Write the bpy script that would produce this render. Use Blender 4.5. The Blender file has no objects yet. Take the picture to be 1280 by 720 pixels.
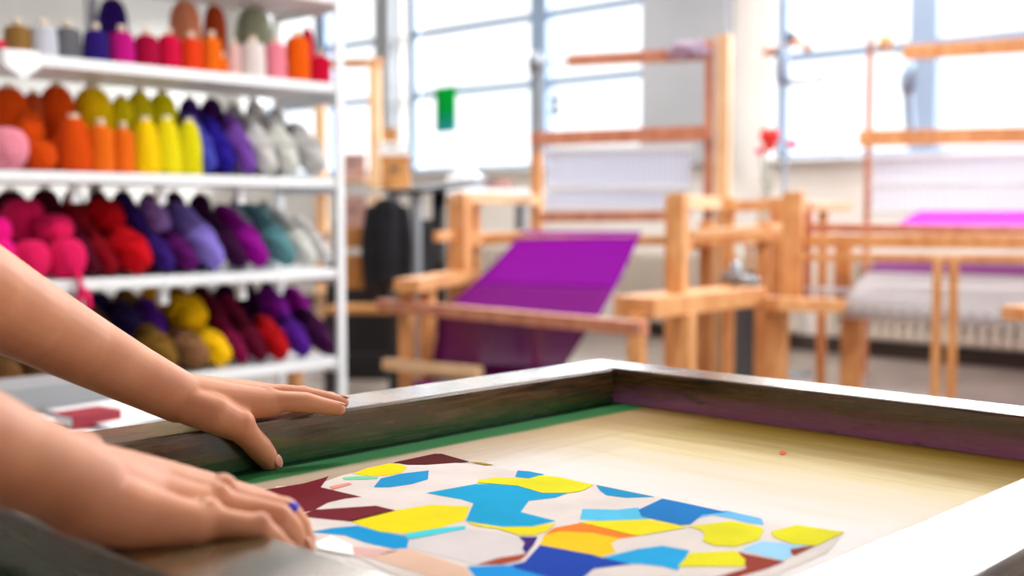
import bpy, bmesh, math, random
from mathutils import Vector, Matrix
random.seed(7)
SC = bpy.context.scene
COL = SC.collection
FPX = 1473.0
HC = 1.05
PITCH = math.atan(95/FPX)
HEAD = math.radians(43.7)
D = Vector((math.cos(HEAD), math.sin(HEAD), 0))
L = Vector((math.sin(HEAD), -math.cos(HEAD), 0))
Z = Vector((0, 0, 1))
CAM = Vector((0, 0, HC))
FW = D*math.cos(PITCH) - Z*math.sin(PITCH)
UP = D*math.sin(PITCH) + Z*math.cos(PITCH)

# ------------------------------------------------------------ points
def ray(px, py): return FW*FPX + L*(px-640) - UP*(py-360)
def Q(px, py, dep):
    r = ray(px, py); return CAM + r*(dep/r.dot(D))
def atz(px, py, z):
    r = ray(px, py); return CAM + r*((z-HC)/r.z)
def atY(px, py, Y):
    r = ray(px, py); return CAM + r*(Y/r.y)
def atX(px, py, X):
    r = ray(px, py); return CAM + r*(X/r.x)
def PZ(px, dep, z):
    p = Q(px, 265, dep); return Vector((p.x, p.y, z))

# ------------------------------------------------------------ mesh builder
class MB:
    def __init__(s): s.bm = bmesh.new(); s.mi = 0
    def box(s, c, size, bev=0.0, M=None):
        r = bmesh.ops.create_cube(s.bm, size=1)
        vs = r['verts']
        M2 = Matrix.Translation(Vector(c)) @ (M.to_4x4() if M else Matrix()) @ Matrix.Diagonal((size[0], size[1], size[2], 1))
        bmesh.ops.transform(s.bm, matrix=M2, verts=vs)
        s._fin(vs, bev); return s
    def _fin(s, vs, bev):
        fs = set(f for v in vs for f in v.link_faces)
        for f in fs: f.material_index = s.mi
        if bev > 0:
            es = list(set(e for v in vs for e in v.link_edges))
            r = bmesh.ops.bevel(s.bm, geom=es, offset=bev, segments=2, affect='EDGES', profile=.6)
            for f in r['faces']: f.material_index = s.mi
    def beam(s, p0, p1, w, h, bev=.004, up=None):
        p0 = Vector(p0); p1 = Vector(p1); a = p1-p0; ln = a.length; a.normalize()
        up = Vector(up) if up else (Z if abs(a.z) < .9 else Vector((1, 0, 0)))
        sd = up.cross(a).normalized(); u = a.cross(sd).normalized()
        M = Matrix((a, sd, u)).transposed()
        return s.box((p0+p1)/2, (ln, w, h), bev, M)
    def lathe(s, prof, c=(0, 0, 0), axis=(0, 0, 1), n=20, cap=True, lobes=0, amp=0, tw=0):
        ax = Vector(axis).normalized(); ref = Z if abs(ax.z) < .9 else Vector((1, 0, 0))
        x = ref.cross(ax).normalized(); y = ax.cross(x); c = Vector(c); rings = []
        m = len(prof)
        for i, (r, h) in enumerate(prof):
            ring = []
            for k in range(n):
                t = 2*math.pi*k/n
                rr = r*(1+amp*math.cos(lobes*t + tw*i/m)) if lobes else r
                ring.append(s.bm.verts.new(c+ax*h+(x*math.cos(t)+y*math.sin(t))*rr))
            rings.append(ring)
        fs = []
        for a, b in zip(rings, rings[1:]):
            for k in range(n):
                fs.append(s.bm.faces.new((a[k], a[(k+1) % n], b[(k+1) % n], b[k])))
        if cap:
            fs.append(s.bm.faces.new(rings[0][::-1])); fs.append(s.bm.faces.new(rings[-1]))
        for f in fs: f.material_index = s.mi; f.smooth = True
        return s
    def cyl(s, p0, p1, r, r1=None, n=16):
        p0 = Vector(p0); p1 = Vector(p1)
        return s.lathe([(r, 0), (r1 if r1 is not None else r, (p1-p0).length)], p0, p1-p0, n)
    def tube(s, pts, r, n=8):
        pts = [Vector(p) for p in pts]; rings = []
        for i, p in enumerate(pts):
            t = (pts[min(i+1, len(pts)-1)]-pts[max(i-1, 0)]).normalized()
            ref = Z if abs(t.z) < .9 else Vector((1, 0, 0))
            x = ref.cross(t).normalized(); y = t.cross(x)
            rr = r[i] if isinstance(r, (list, tuple)) else r
            rings.append([s.bm.verts.new(p+(x*math.cos(2*math.pi*k/n)+y*math.sin(2*math.pi*k/n))*rr) for k in range(n)])
        fs = []
        for a, b in zip(rings, rings[1:]):
            for k in range(n): fs.append(s.bm.faces.new((a[k], a[(k+1) % n], b[(k+1) % n], b[k])))
        fs.append(s.bm.faces.new(rings[0][::-1])); fs.append(s.bm.faces.new(rings[-1]))
        for f in fs: f.material_index = s.mi; f.smooth = True
        return s
    def ell(s, c, rad, M=None, n=16):
        r = bmesh.ops.create_uvsphere(s.bm, u_segments=n, v_segments=max(8, n//2+2), radius=1)
        M2 = Matrix.Translation(Vector(c)) @ (M.to_4x4() if M else Matrix()) @ Matrix.Diagonal((rad[0], rad[1], rad[2], 1))
        bmesh.ops.transform(s.bm, matrix=M2, verts=r['verts'])
        for f in set(f for v in r['verts'] for f in v.link_faces): f.smooth = True; f.material_index = s.mi
        return s
    def capsule(s, a, b, ra, rb, n=16):
        a = Vector(a); b = Vector(b); d = b-a; ln = d.length
        pr = []
        for i in range(1, 7):
            t = -math.pi/2+math.pi/2*i/6; pr.append((ra*math.cos(t)+1e-5, ra*math.sin(t)))
        for i in range(1, 6): pr.append((ra+(rb-ra)*i/6, ln*i/6))
        for i in range(0, 6):
            t = math.pi/2*i/6; pr.append((rb*math.cos(t), ln+rb*math.sin(t)))
        return s.lathe(pr, a, d, n)
    def chain(s, js, n=16):
        for (a, ra), (b, rb) in zip(js, js[1:]): s.capsule(a, b, ra, rb, n)
        return s
    def poly(s, pts, th=0):
        vs = [s.bm.verts.new(p) for p in pts]
        f = s.bm.faces.new(vs); f.material_index = s.mi
        if th:
            r = bmesh.ops.extrude_face_region(s.bm, geom=[f])
            bmesh.ops.translate(s.bm, vec=(0, 0, -th), verts=[e for e in r['geom'] if isinstance(e, bmesh.types.BMVert)])
        return s
    def sheet(s, fn, nu, nv, smooth=True):
        g = [[s.bm.verts.new(fn(i/nu, j/nv)) for j in range(nv+1)] for i in range(nu+1)]
        for i in range(nu):
            for j in range(nv):
                f = s.bm.faces.new((g[i][j], g[i+1][j], g[i+1][j+1], g[i][j+1])); f.smooth = smooth; f.material_index = s.mi
        return s
    def build(s, name, mats, parent=None, solid=0, world=True):
        bmesh.ops.recalc_face_normals(s.bm, faces=s.bm.faces)
        me = bpy.data.meshes.new(name); s.bm.to_mesh(me); s.bm.free()
        if not isinstance(mats, (list, tuple)): mats = [mats]
        for m in mats: me.materials.append(m)
        o = bpy.data.objects.new(name, me); COL.objects.link(o)
        if parent is not None:
            o.parent = parent
            if world:
                o.matrix_parent_inverse = wm(parent).inverted()
        if solid:
            md = o.modifiers.new('thick', 'SOLIDIFY'); md.thickness = solid; md.offset = 0
        return o
def wm(o):
    m = Matrix.LocRotScale(o.location, o.rotation_euler, o.scale)
    if o.parent: m = wm(o.parent) @ o.matrix_parent_inverse @ m
    return m
def tag(o, label=None, cat=None, group=None, kind=None):
    if label: o['label'] = label
    if cat: o['category'] = cat
    if group: o['group'] = group
    if kind: o['kind'] = kind
    return o
def empty(name, loc, label, cat, group=None, rz=0):
    o = bpy.data.objects.new(name, None); COL.objects.link(o); o.location = loc; o.rotation_euler = (0, 0, rz)
    o.empty_display_size = .05
    return tag(o, label, cat, group)

# ------------------------------------------------------------ materials
def lin(c):
    return tuple(((v/255)/12.92 if v/255 <= .04045 else ((v/255+.055)/1.055)**2.4) for v in c)+(1,)
def base(name, col, rough=.6, spec=.5):
    m = bpy.data.materials.new(name); m.use_nodes = True
    b = m.node_tree.nodes['Principled BSDF']
    b.inputs['Base Color'].default_value = lin(col); b.inputs['Roughness'].default_value = rough
    b.inputs['Specular IOR Level'].default_value = spec
    return m, m.node_tree, b
def N(nt, t, **kw):
    n = nt.nodes.new(t)
    for k, v in kw.items():
        if k in n.inputs.keys() if isinstance(k, str) else False: n.inputs[k].default_value = v
        else: setattr(n, k, v)
    return n
def ramp(nt, stops):
    r = nt.nodes.new('ShaderNodeValToRGB'); e = r.color_ramp.elements
    while len(e) < len(stops): e.new(.5)
    for x, (p, c) in zip(e, stops): x.position = p; x.color = c
    return r
def mottled(name, col, col2, scale=8, rough=.6, bump=.1, spec=.5, stretch=(1, 1, 1), detail=4):
    m, nt, b = base(name, col, rough, spec); lk = nt.links
    tc = N(nt, 'ShaderNodeTexCoord'); mp = N(nt, 'ShaderNodeMapping'); mp.inputs['Scale'].default_value = stretch
    no = N(nt, 'ShaderNodeTexNoise'); no.inputs['Scale'].default_value = scale; no.inputs['Detail'].default_value = detail
    r = ramp(nt, [(.35, lin(col)), (.65, lin(col2))])
    lk.new(tc.outputs['Object'], mp.inputs[0]); lk.new(mp.outputs[0], no.inputs['Vector']); lk.new(no.outputs['Fac'], r.inputs[0])
    lk.new(r.outputs[0], b.inputs['Base Color'])
    if bump:
        bp = N(nt, 'ShaderNodeBump'); bp.inputs['Strength'].default_value = bump; bp.inputs['Distance'].default_value = .01
        lk.new(no.outputs['Fac'], bp.inputs['Height']); lk.new(bp.outputs[0], b.inputs['Normal'])
    return m
def wood(name, c1, c2, rough=.5):
    return mottled(name, c1, c2, 6, rough, .05, .4, (3, 3, 1.2), 6)
_y = {}
def yarn(col):
    if col in _y: return _y[col]
    m, nt, b = base('yarn fibre', col, .95, .1); lk = nt.links
    b.inputs['Sheen Weight'].default_value = .25; b.inputs['Sheen Roughness'].default_value = .5
    b.inputs['Sheen Tint'].default_value = lin(tuple(min(255, c+50) for c in col))
    tc = N(nt, 'ShaderNodeTexCoord'); w = N(nt, 'ShaderNodeTexWave'); w.bands_direction = 'DIAGONAL'
    w.inputs['Scale'].default_value = 60; w.inputs['Distortion'].default_value = 2
    bp = N(nt, 'ShaderNodeBump'); bp.inputs['Strength'].default_value = .6; bp.inputs['Distance'].default_value = .004
    r = ramp(nt, [(0, lin(tuple(int(c*.82) for c in col))), (1, lin(col))])
    lk.new(tc.outputs['Object'], w.inputs['Vector']); lk.new(w.outputs['Fac'], bp.inputs['Height']); lk.new(bp.outputs[0], b.inputs['Normal'])
    lk.new(w.outputs['Fac'], r.inputs[0]); lk.new(r.outputs[0], b.inputs['Base Color'])
    _y[col] = m; return m

M_pine = wood('pine', (224, 166, 110), (204, 138, 82))
M_pale = wood('pale pine', (232, 196, 156), (222, 178, 132))  # also colours pine faces and tops as if window-lit
M_rose = wood('reddish wood', (206, 142, 110), (184, 112, 84))
M_dkwood = wood('dark wood', (92, 62, 40), (60, 38, 26))
M_white = mottled('white enamel', (236, 240, 244), (226, 230, 236), 3, .4, 0)
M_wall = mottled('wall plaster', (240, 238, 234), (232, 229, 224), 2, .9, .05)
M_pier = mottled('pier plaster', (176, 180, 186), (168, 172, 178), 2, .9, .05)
M_ceil = mottled('ceiling paint', (240, 240, 238), (232, 232, 230), 2, .9, 0)
M_floor = mottled('linoleum floor', (150, 138, 130), (134, 122, 114), 3, .45, .02)
M_base = base('shade-toned skirting', (66, 54, 50), .6)[0]  # dark tone also paints the gap shadow under the radiators
M_frame = base('window paint', (138, 158, 184), .5)[0]
M_black = mottled('black cloth', (16, 18, 26), (26, 28, 38), 10, .9, .2)
M_blackm = base('black metal', (24, 24, 28), .4)[0]
M_steel = base('grey steel', (150, 156, 164), .35)[0]; M_steel.node_tree.nodes['Principled BSDF'].inputs['Metallic'].default_value = .6
M_dkgrey = base('dark grey panel', (62, 66, 72), .5)[0]
M_rad = base('radiator enamel', (206, 196, 184), .4)[0]
M_paper = mottled('white paper', (244, 244, 246), (236, 238, 242), 5, .8, 0)
M_band = base('paper band', (226, 214, 190), .8)[0]
M_card = mottled('cardboard', (190, 134, 76), (172, 116, 62), 6, .85, .1)
M_mauve = mottled('mauve card', (184, 146, 138), (168, 128, 120), 6, .85, .1)
M_red = base('dark red cover', (150, 20, 44), .5)[0]

def glass_mat():
    m = bpy.data.materials.new('window glass'); m.use_nodes = True; nt = m.node_tree; nt.nodes.clear()
    o = N(nt, 'ShaderNodeOutputMaterial'); mx = N(nt, 'ShaderNodeMixShader'); t = N(nt, 'ShaderNodeBsdfTransparent'); g = N(nt, 'ShaderNodeBsdfGlossy')
    g.inputs['Roughness'].default_value = .02; mx.inputs[0].default_value = .06
    nt.links.new(t.outputs[0], mx.inputs[1]); nt.links.new(g.outputs[0], mx.inputs[2]); nt.links.new(mx.outputs[0], o.inputs[0]); return m
M_glass = glass_mat()
def sheer(name, col, alpha):
    m, nt, b = base(name, col, .85, .04); b.inputs['Alpha'].default_value = alpha
    tc = N(nt, 'ShaderNodeTexCoord'); w = N(nt, 'ShaderNodeTexWave'); w.inputs['Scale'].default_value = 9; w.inputs['Distortion'].default_value = .6
    w.bands_direction = 'X'
    r = ramp(nt, [(0, lin(tuple(int(c*.85) for c in col))), (1, lin(col))])
    nt.links.new(tc.outputs['Generated'], w.inputs['Vector']); nt.links.new(w.outputs['Fac'], r.inputs[0]); nt.links.new(r.outputs[0], b.inputs['Base Color'])
    out = nt.nodes['Material Output']; tl = N(nt, 'ShaderNodeBsdfTranslucent'); mx = N(nt, 'ShaderNodeMixShader'); mx.inputs[0].default_value = .4
    tp = N(nt, 'ShaderNodeBsdfTransparent'); m2 = N(nt, 'ShaderNodeMixShader'); m2.inputs[0].default_value = alpha; b.inputs['Alpha'].default_value = 1
    nt.links.new(r.outputs[0], tl.inputs[0]); nt.links.new(b.outputs[0], mx.inputs[1]); nt.links.new(tl.outputs[0], mx.inputs[2])
    nt.links.new(tp.outputs[0], m2.inputs[1]); nt.links.new(mx.outputs[0], m2.inputs[2]); nt.links.new(m2.outputs[0], out.inputs[0])
    return m
M_purple = sheer('purple weave', (154, 0, 172), 1)
M_purple2 = sheer('sheer purple weave', (142, 16, 146), .88)
M_purple3 = sheer('thin purple weave', (130, 24, 120), .72)
M_magenta = sheer('magenta weave', (240, 70, 232), 1)
M_lilac = sheer('lilac weave', (170, 100, 170), .9)
M_warp = sheer('white warp', (240, 242, 252), .9)
M_whitecl = sheer('white weave', (240, 240, 246), 1)

# ------------------------------------------------------------ the room
def structure(name, mb, m, parent=None):
    o = mb.build(name, m, parent); o['kind'] = 'structure'; return o
X0, X1, Y0, Y1, ZC = -3.4, 8.0, -3.5, 12.4, 3.9
TH = .3
structure('floor', MB().box(((X0+X1)/2, (Y0+Y1)/2, -.05), (X1-X0+.6, Y1-Y0+.6, .1)), M_floor)
structure('ceiling', MB().box(((X0+X1)/2, (Y0+Y1)/2, ZC+.05), (X1-X0+.6, Y1-Y0+.6, .1)), M_ceil)
SILL = 1.43; HEADZ = 3.5
wins = [(9.55, 12.1), (6.07, 9.22), (1.9, 4.9), (-2.2, 1.05)]
def wall_with(name, fix, a0, a1, openings, axis, sill, head, m, side):
    mb = MB()
    def bx(u0, u1, z0, z1):
        if axis == 'Y': mb.box((fix+side*TH/2, (u0+u1)/2, (z0+z1)/2), (TH, u1-u0, z1-z0))
        else: mb.box(((u0+u1)/2, fix+side*TH/2, (z0+z1)/2), (u1-u0, TH, z1-z0))
    bx(a0, a1, 0, sill); bx(a0, a1, head, ZC)
    cur = a0
    for (o0, o1) in sorted(openings):
        bx(cur, o0, sill, head); cur = o1
    bx(cur, a1, sill, head)
    return structure(name, mb, m)
wall_with('wall_back', X1, Y0, Y1, wins, 'Y', SILL, HEADZ, M_wall, 1)
fill_wins = [(5.0, 7.6)]
wall_with('wall_right', Y0, X0, X1, fill_wins, 'X', 1.0, 3.4, M_wall, -1)
structure('wall_left', MB().box(((X0+X1)/2, Y1+TH/2, ZC/2), (X1-X0, TH, ZC)), M_wall)
structure('wall_front', MB().box((X0-TH/2, (Y0+Y1)/2, ZC/2), (TH, Y1-Y0, ZC)), M_wall)
structure('baseboard_back', MB().box((X1-.012, (Y0+Y1)/2, .06), (.024, Y1-Y0, .12), .004), M_base)
structure('baseboard_left', MB().box(((X0+X1)/2-.02, Y1-.012, .06), (X1-X0-.1, .024, .12), .004), M_base)
# projecting piers between the windows, pale
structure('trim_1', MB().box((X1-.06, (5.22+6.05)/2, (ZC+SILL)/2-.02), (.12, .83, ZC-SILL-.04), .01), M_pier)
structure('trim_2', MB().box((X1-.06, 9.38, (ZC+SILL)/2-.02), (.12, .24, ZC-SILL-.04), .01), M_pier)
def window(n, o0, o1, fix, axis, sill, head, side, muntins):
    def pt(u, z, off): return (fix+side*off, u, z) if axis == 'Y' else (u, fix+side*off, z)
    mb = MB()
    def bar(u0, u1, z0, z1, t=.07):
        c = pt((u0+u1)/2, (z0+z1)/2, .16)
        mb.box(c, (t, u1-u0, z1-z0) if axis == 'Y' else (u1-u0, t, z1-z0), .006)
    bar(o0, o0+.07, sill, head); bar(o1-.07, o1, sill, head); bar(o0, o1, sill, sill+.07); bar(o0, o1, head-.07, head)
    mid = (o0+o1)/2-.12 if n == 1 else (o0+o1)/2
    if n == 2: mid = 7.41
    if n == 3: mid = 3.72
    bar(mid-.10, mid+.10, sill, head, .12)
    for z in muntins: bar(o0, o1, z-.035, z+.035, .05)
    w = structure('window_%d' % n, mb, M_frame)
    g = MB().box(pt((o0+o1)/2, (sill+head)/2, .2), (.006, o1-o0-.02, head-sill-.02) if axis == 'Y' else (o1-o0-.02, .006, head-sill-.02))
    g.build('pane', M_glass, w)
    s = MB().box(pt((o0+o1)/2, sill+.012, .02), (.26, o1-o0-.01, .024) if axis == 'Y' else (o1-o0-.01, .26, .024), .005)
    s.build('window_sill', M_white, w)
for i, (a, b) in enumerate(wins): window(i+1, a, b, X1, 'Y', SILL, HEADZ, 1, (2.24, 2.86))
for i, (a, b) in enumerate(fill_wins): window(i+5, a, b, Y0, 'X', 1.0, 3.4, -1, (2.2,))  # unseen window added to let in fill light

def area(loc, rot, sx, sy, p, col=(1, 1, 1)):
    l = bpy.data.lights.new('day_fill_light', 'AREA'); l.shape = 'RECTANGLE'; l.size = sx; l.size_y = sy; l.energy = p; l.color = col
    o = bpy.data.objects.new('day_fill_light', l); COL.objects.link(o); o.location = loc; o.rotation_euler = rot; return o
area((14.5, 4.5, 6.3), (0, math.radians(68), 0), 4.2, 19, 4300, (.95, .98, 1))   # the bright sky above the houses' roofs

for (a, b) in fill_wins:
    area(((a+b)/2, Y0-.5, 2.3), (math.radians(80), 0, 0), b-a, 2.4, 85, (1, .98, .95))  # fill light added outside the unseen window
# unseen lamps added under the ceiling to brighten the work places
for i, (x, y, pw) in enumerate([(.2, -1.6, 5), (1.9, 1.9, 42), (4.2, 1.6, 34), (4.6, 5.6, 34), (1.2, 6.2, 10), (6.7, 3.6, 34), (6.3, 6.9, 24)]):
    t = empty('fill_lamp', (x, y, 3.62), 'long white unseen lamp added for fill above the workshop floor', 'fill lamp', 'fill lamps added above the workshop')
    MB().box((x, y, 3.66), (1.3, .22, .07), .01).build('housing', M_white, t)
    dm, nt, b = base('lamp diffuser', (250, 250, 245), .5); b.inputs['Emission Color'].default_value = (1, .97, .92, 1); b.inputs['Emission Strength'].default_value = 2
    MB().box((x, y, 3.615), (1.24, .18, .02), .004).build('diffuser', dm, t)
    MB().cyl((x-.4, y, 3.69), (x-.4, y, 3.9), .008).cyl((x+.4, y, 3.69), (x+.4, y, 3.9), .008).build('hanger', M_steel, t)
    a = area((x, y, 3.595), (0, 0, 0), 1.24, .18, pw, (1, .97, .93)); a.name = 'fill_light'
W = bpy.data.worlds.new('sky'); SC.world = W; W.use_nodes = True
bgn = W.node_tree.nodes['Background']; bgn.inputs[0].default_value = (.93, .97, 1, 1); bgn.inputs[1].default_value = 1.05

# ------------------------------------------------------------ radiators
def radiator(y0, y1, label):
    t = empty('radiator', (X1-.1, (y0+y1)/2, 0), label, 'radiator', None)
    n = int((y1-y0)/.085)
    for k in range(n):
        y = y0+.04+k*(y1-y0-.08)/(n-1)
        MB().box((X1-.11, y, .43), (.1, .05, .58), .016).build('column', M_rad, t)
    MB().box((X1-.11, (y0+y1)/2, .18), (.05, y1-y0, .05), .012).box((X1-.11, (y0+y1)/2, .68), (.05, y1-y0, .05), .012).build('header', M_rad, t)
    MB().box((X1-.11, y0+.2, .07), (.03, .03, .14)).box((X1-.11, y1-.2, .07), (.03, .03, .14)).build('foot', M_rad, t)
radiator(1.9, 4.3, 'cream ribbed radiator under the window behind the right-hand loom')
radiator(4.55, 6.3, 'cream ribbed radiator on the wall behind the wooden trestle')
radiator(6.6, 8.9, 'cream ribbed radiator on the wall behind the purple cloth loom')

# ------------------------------------------------------------ shelving unit
SF, SB, SXR, SXL = 3.664, 4.064, 2.862, 1.06
LV = {'top': 1.885, 1: 1.545, 2: 1.18, 3: .83, 4: .48}
sh = empty('shelving_unit', ((SXL+SXR)/2, (SF+SB)/2, 0), 'white metal shelving unit filled with coloured yarn', 'shelving unit')
for z in LV.values():
    MB().box(((SXL+SXR)/2, (SF+SB)/2, z-.018), (SXR-SXL, SB-SF, .036), .004).build('shelf', M_white, sh)
for x in (SXL, SXR):
    for y in (SF-.002, SB):
        mb = MB().box((x, y, 1.1), (.034, .022, 2.2), .004)
        mb.build('post', M_white, sh)
MB().box((SXR-.8, SB+.01, 1.1), (.04, .03, 2.2), .004).build('post', M_white, sh)
for z in (1.86, 1.51, 1.16, .81, .46):
    MB().beam((SXR, SF, z-.02), (SXR, SB, z-.02), .02, .04).build('bracket', M_white, sh)
for xx in (.42, .74, 1.05, 1.38):
    for z in (1.16, .81):
        MB().box((SXR-xx, SF+.05, z-.05), (.03, .03, .06), .003).build('shelf_clip', M_white, sh)
MB().box((SXR-.02, SB-.12, .24), (.05, .05, .44), .004).build('wooden_leg', M_pine, sh)

SHN = {1: 'top', 2: 'second', 3: 'third', 4: 'lowest'}
def prow(px, w):            # x on a row w behind the front edge
    r = (px-640)/FPX
    Y = SF+w; d = Y/(D.y+L.y*r)
    return Vector((d*D.x+d*r*L.x, Y, 0)), d
def cone_prof(h, r, kind):
    if kind == 'straight':
        return [(r*.9, 0), (r, .012), (r, h*.45), (r*.93, h*.82), (r*.84, h*.93), (r*.5, h*.97), (r*.3, h)]
    if kind == 'pear':
        return [(r*.8, 0), (r*.97, h*.07), (r, h*.2), (r*.95, h*.42), (r*.82, h*.65), (r*.68, h*.84), (r*.5, h*.94), (r*.2, h)]
    if kind == 'tall':
        return [(r*.9, 0), (r*1.02, h*.1), (r*1.04, h*.4), (r*.98, h*.62), (r*.9, h*.78), (r*.74, h*.9), (r*.5, h*.97), (r*.2, h)]
    return [(r*.5, 0), (r*.86, h*.12), (r, h*.4), (r*.93, h*.7), (r*.6, h*.93), (r*.2, h)]
items = []
def put(kind, cname, col, x0, x1, yt, shelf, w=.07, yb=None, layer=0.0, extra=None):
    items.append(dict(kind=kind, c=cname, col=col, x0=x0, x1=x1, yt=yt, s=shelf, w=w, layer=layer, extra=extra))
RNG = random.Random(3)
def fine_ring(prof, n=4):
    out = []
    for (r0, h0), (r1, h1) in zip(prof, prof[1:]):
        for k in range(n):
            t = k/n; out.append((r0+(r1-r0)*t, h0+(h1-h0)*t))
    out.append(prof[-1]); return out
def make_item(it, label, group):
    p, d = prow((it['x0']+it['x1'])/2, it['w']); z = LV[it['s']]+it['layer']+.001
    r = (it['x1']-it['x0'])/2*d/FPX
    ytop = CAM.z-(it['yt']-265)/FPX*d
    h = min(.30, max(.05, ytop-z)); k = it['kind']; m = yarn(it['col'])
    p.z = z
    if k == 'tall' and it['s'] == 2: r *= 1.15
    if k in ('cone', 'pear', 'tall'):
        t = empty('yarn_cone', p, label, 'yarn cone', group)
        pr = fine_ring(cone_prof(h-.012 if k == 'cone' else h, r, {'cone': 'straight'}.get(k, k)))
        pr = [(a*(1+.018*math.sin(i*2.1+r*90)), b) for i, (a, b) in enumerate(pr)]
        yw = MB().lathe(pr, p, n=24).build('yarn_winding', m, t)
        MB().lathe([(r*.34, 0), (r*.3, .02), (r*.3, .024)], p+Vector((0, 0, h-.016)), n=14).build('cone_tip', M_band if it['extra'] is None else it['extra'], t)
    elif k == 'ball':
        t = empty('yarn_ball', p, label, 'yarn ball', group)
        hh = h/2
        mb = MB(); pr = []
        for i in range(1, 22):
            a = -math.pi/2+math.pi*i/22; pr.append((r*math.cos(a), hh+hh*math.sin(a)))
        pr = [(r*(max(0, 1-((b_-hh)/hh)**2)**.33), b_) for a_, b_ in pr]
        mb.lathe(pr, p, n=28, lobes=7, amp=.03, tw=5).build('yarn_winding', m, t)
        MB().tube([p+Vector((r*.98*math.cos(a)*.9, r*.98*math.sin(a)*.9, hh+hh*.42+.01*math.sin(3*a))) for a in [i*math.pi/10 for i in range(21)]], .004, 6).build('loose_strand', m, t)
    elif k in ('hank', 'fold'):
        # twisted hank leaning from the front foot up to the back of the shelf
        t = empty('yarn_hank', p, label, 'yarn hank', group)
        run = it['extra'] if it['extra'] else .24
        r *= .92
        a = p+Vector((0, 0, r*.95)); rise = max(.02, h-r*2.1)
        b = a+Vector((0, run, rise)); ln = (b-a).length; ax = (b-a).normalized()
        pr = []; n = 30
        for i in range(1, n):
            s = i/n; e = min(1, math.sin(math.pi*s)**.38*1.04)*(1+.05*math.sin(s*17))
            pr.append((r*e*(1.04-.12*s), -r*.8+s*(ln+r*1.5)))
        MB().lathe(pr, a, ax, n=24, lobes=4, amp=.1, tw=11 if k == 'hank' else 3).build('yarn_twist', m, t)
        c = a+ax*(ln*.35)
        rr = r*1.09
        MB().lathe([(rr, -.014), (rr*1.01, 0), (rr, .014)], c, ax, n=24, cap=False).build('paper_band' if k == 'fold' else 'tie', M_band if k == 'fold' else m, t, solid=.002)
    return t
# colours
C = dict(navy=(44, 24, 110), magenta=(196, 20, 130), crimson=(170, 8, 60), redpink=(214, 16, 66), ored=(238, 66, 24), orange=(246, 112, 22),
 palepink=(246, 200, 196), blush=(240, 226, 224), pink=(248, 140, 160), coral=(245, 98, 12), brightred=(220, 14, 60),
 tan=(150, 110, 60), lgrey=(206, 208, 220), dgrey=(110, 110, 116), peach=(240, 150, 110), rust=(190, 78, 36), sage=(176, 190, 160),
 lpink=(250, 150, 170), dorange=(226, 78, 10), yellow=(255, 212, 8), lemon=(244, 226, 20), lime=(232, 222, 16), ochre=(228, 212, 18), blue=(66, 70, 176), royal=(36, 20, 140),
 violet=(120, 70, 170), indigo=(64, 24, 110), dpurple=(54, 14, 74), grey=(196, 194, 194), wgrey=(214, 212, 210), mgrey=(168, 166, 168),
 hot=(250, 20, 140), rose=(240, 30, 100), maroon=(76, 4, 28), dred=(140, 4, 22), red=(200, 4, 20), navy2=(48, 20, 108), lavender=(160, 120, 196), plum=(88, 12, 96),
 peri=(138, 120, 214), dplum=(50, 6, 50), mpurple=(142, 4, 140), bluegrey=(156, 172, 186), teal=(84, 134, 142), ltgreen=(150, 176, 176), offw=(218, 220, 214),
 brown=(110, 74, 40), mauveb=(92, 54, 52), inkp=(36, 20, 70), olive=(120, 86, 30), tanb=(134, 92, 60), mustard=(240, 176, 8), gold=(254, 196, 6), wine=(120, 8, 60), dwine=(90, 6, 36), vred=(180, 8, 14), vpurple=(128, 14, 148), vio=(78, 20, 134), aub=(58, 8, 60))
# shelf 1: cones
for a in [('red', 'redpink', -16, 14, 48, .08), ('brown', 'tan', 12, 46, 30, .14), ('light grey', 'lgrey', 44, 78, 31, .12), ('dark grey', 'dgrey', 74, 108, 33, .12),
          ('navy blue', 'navy', 110, 141, 36, .08), ('magenta', 'magenta', 142, 173, 38, .07), ('crimson', 'crimson', 173, 203, 42, .07), ('raspberry', 'redpink', 202, 230, 42, .07),
          ('orange red', 'ored', 229, 257, 46, .07), ('orange', 'orange', 256, 281, 45, .07), ('pale pink', 'palepink', 287, 306, 54, .1), ('off-white', 'blush', 304, 335, 51, .07),
          ('pink', 'pink', 334, 361, 52, .07), ('bright orange', 'coral', 359, 390, 44, .07), ('bright red', 'brightred', 391, 416, 68, .07)]:
    put('cone', a[0], C[a[1]], a[2], a[3], a[4], 1, a[5])
put('cone', 'small orange', C['orange'], 277, 289, 70, 1, .05)
for a in [('tall peach', 'peach', 216, 257, 5, .27), ('tall rust', 'rust', 258, 288, 10, .27), ('tall sage green', 'sage', 297, 345, 14, .3), ('tall scarlet', 'brightred', 378, 396, 38, .2), ('tall indigo', 'navy2', 128, 166, 2, .33)]:
    put('tall', a[0], C[a[1]], a[2], a[3], a[4], 1, a[5])
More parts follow.
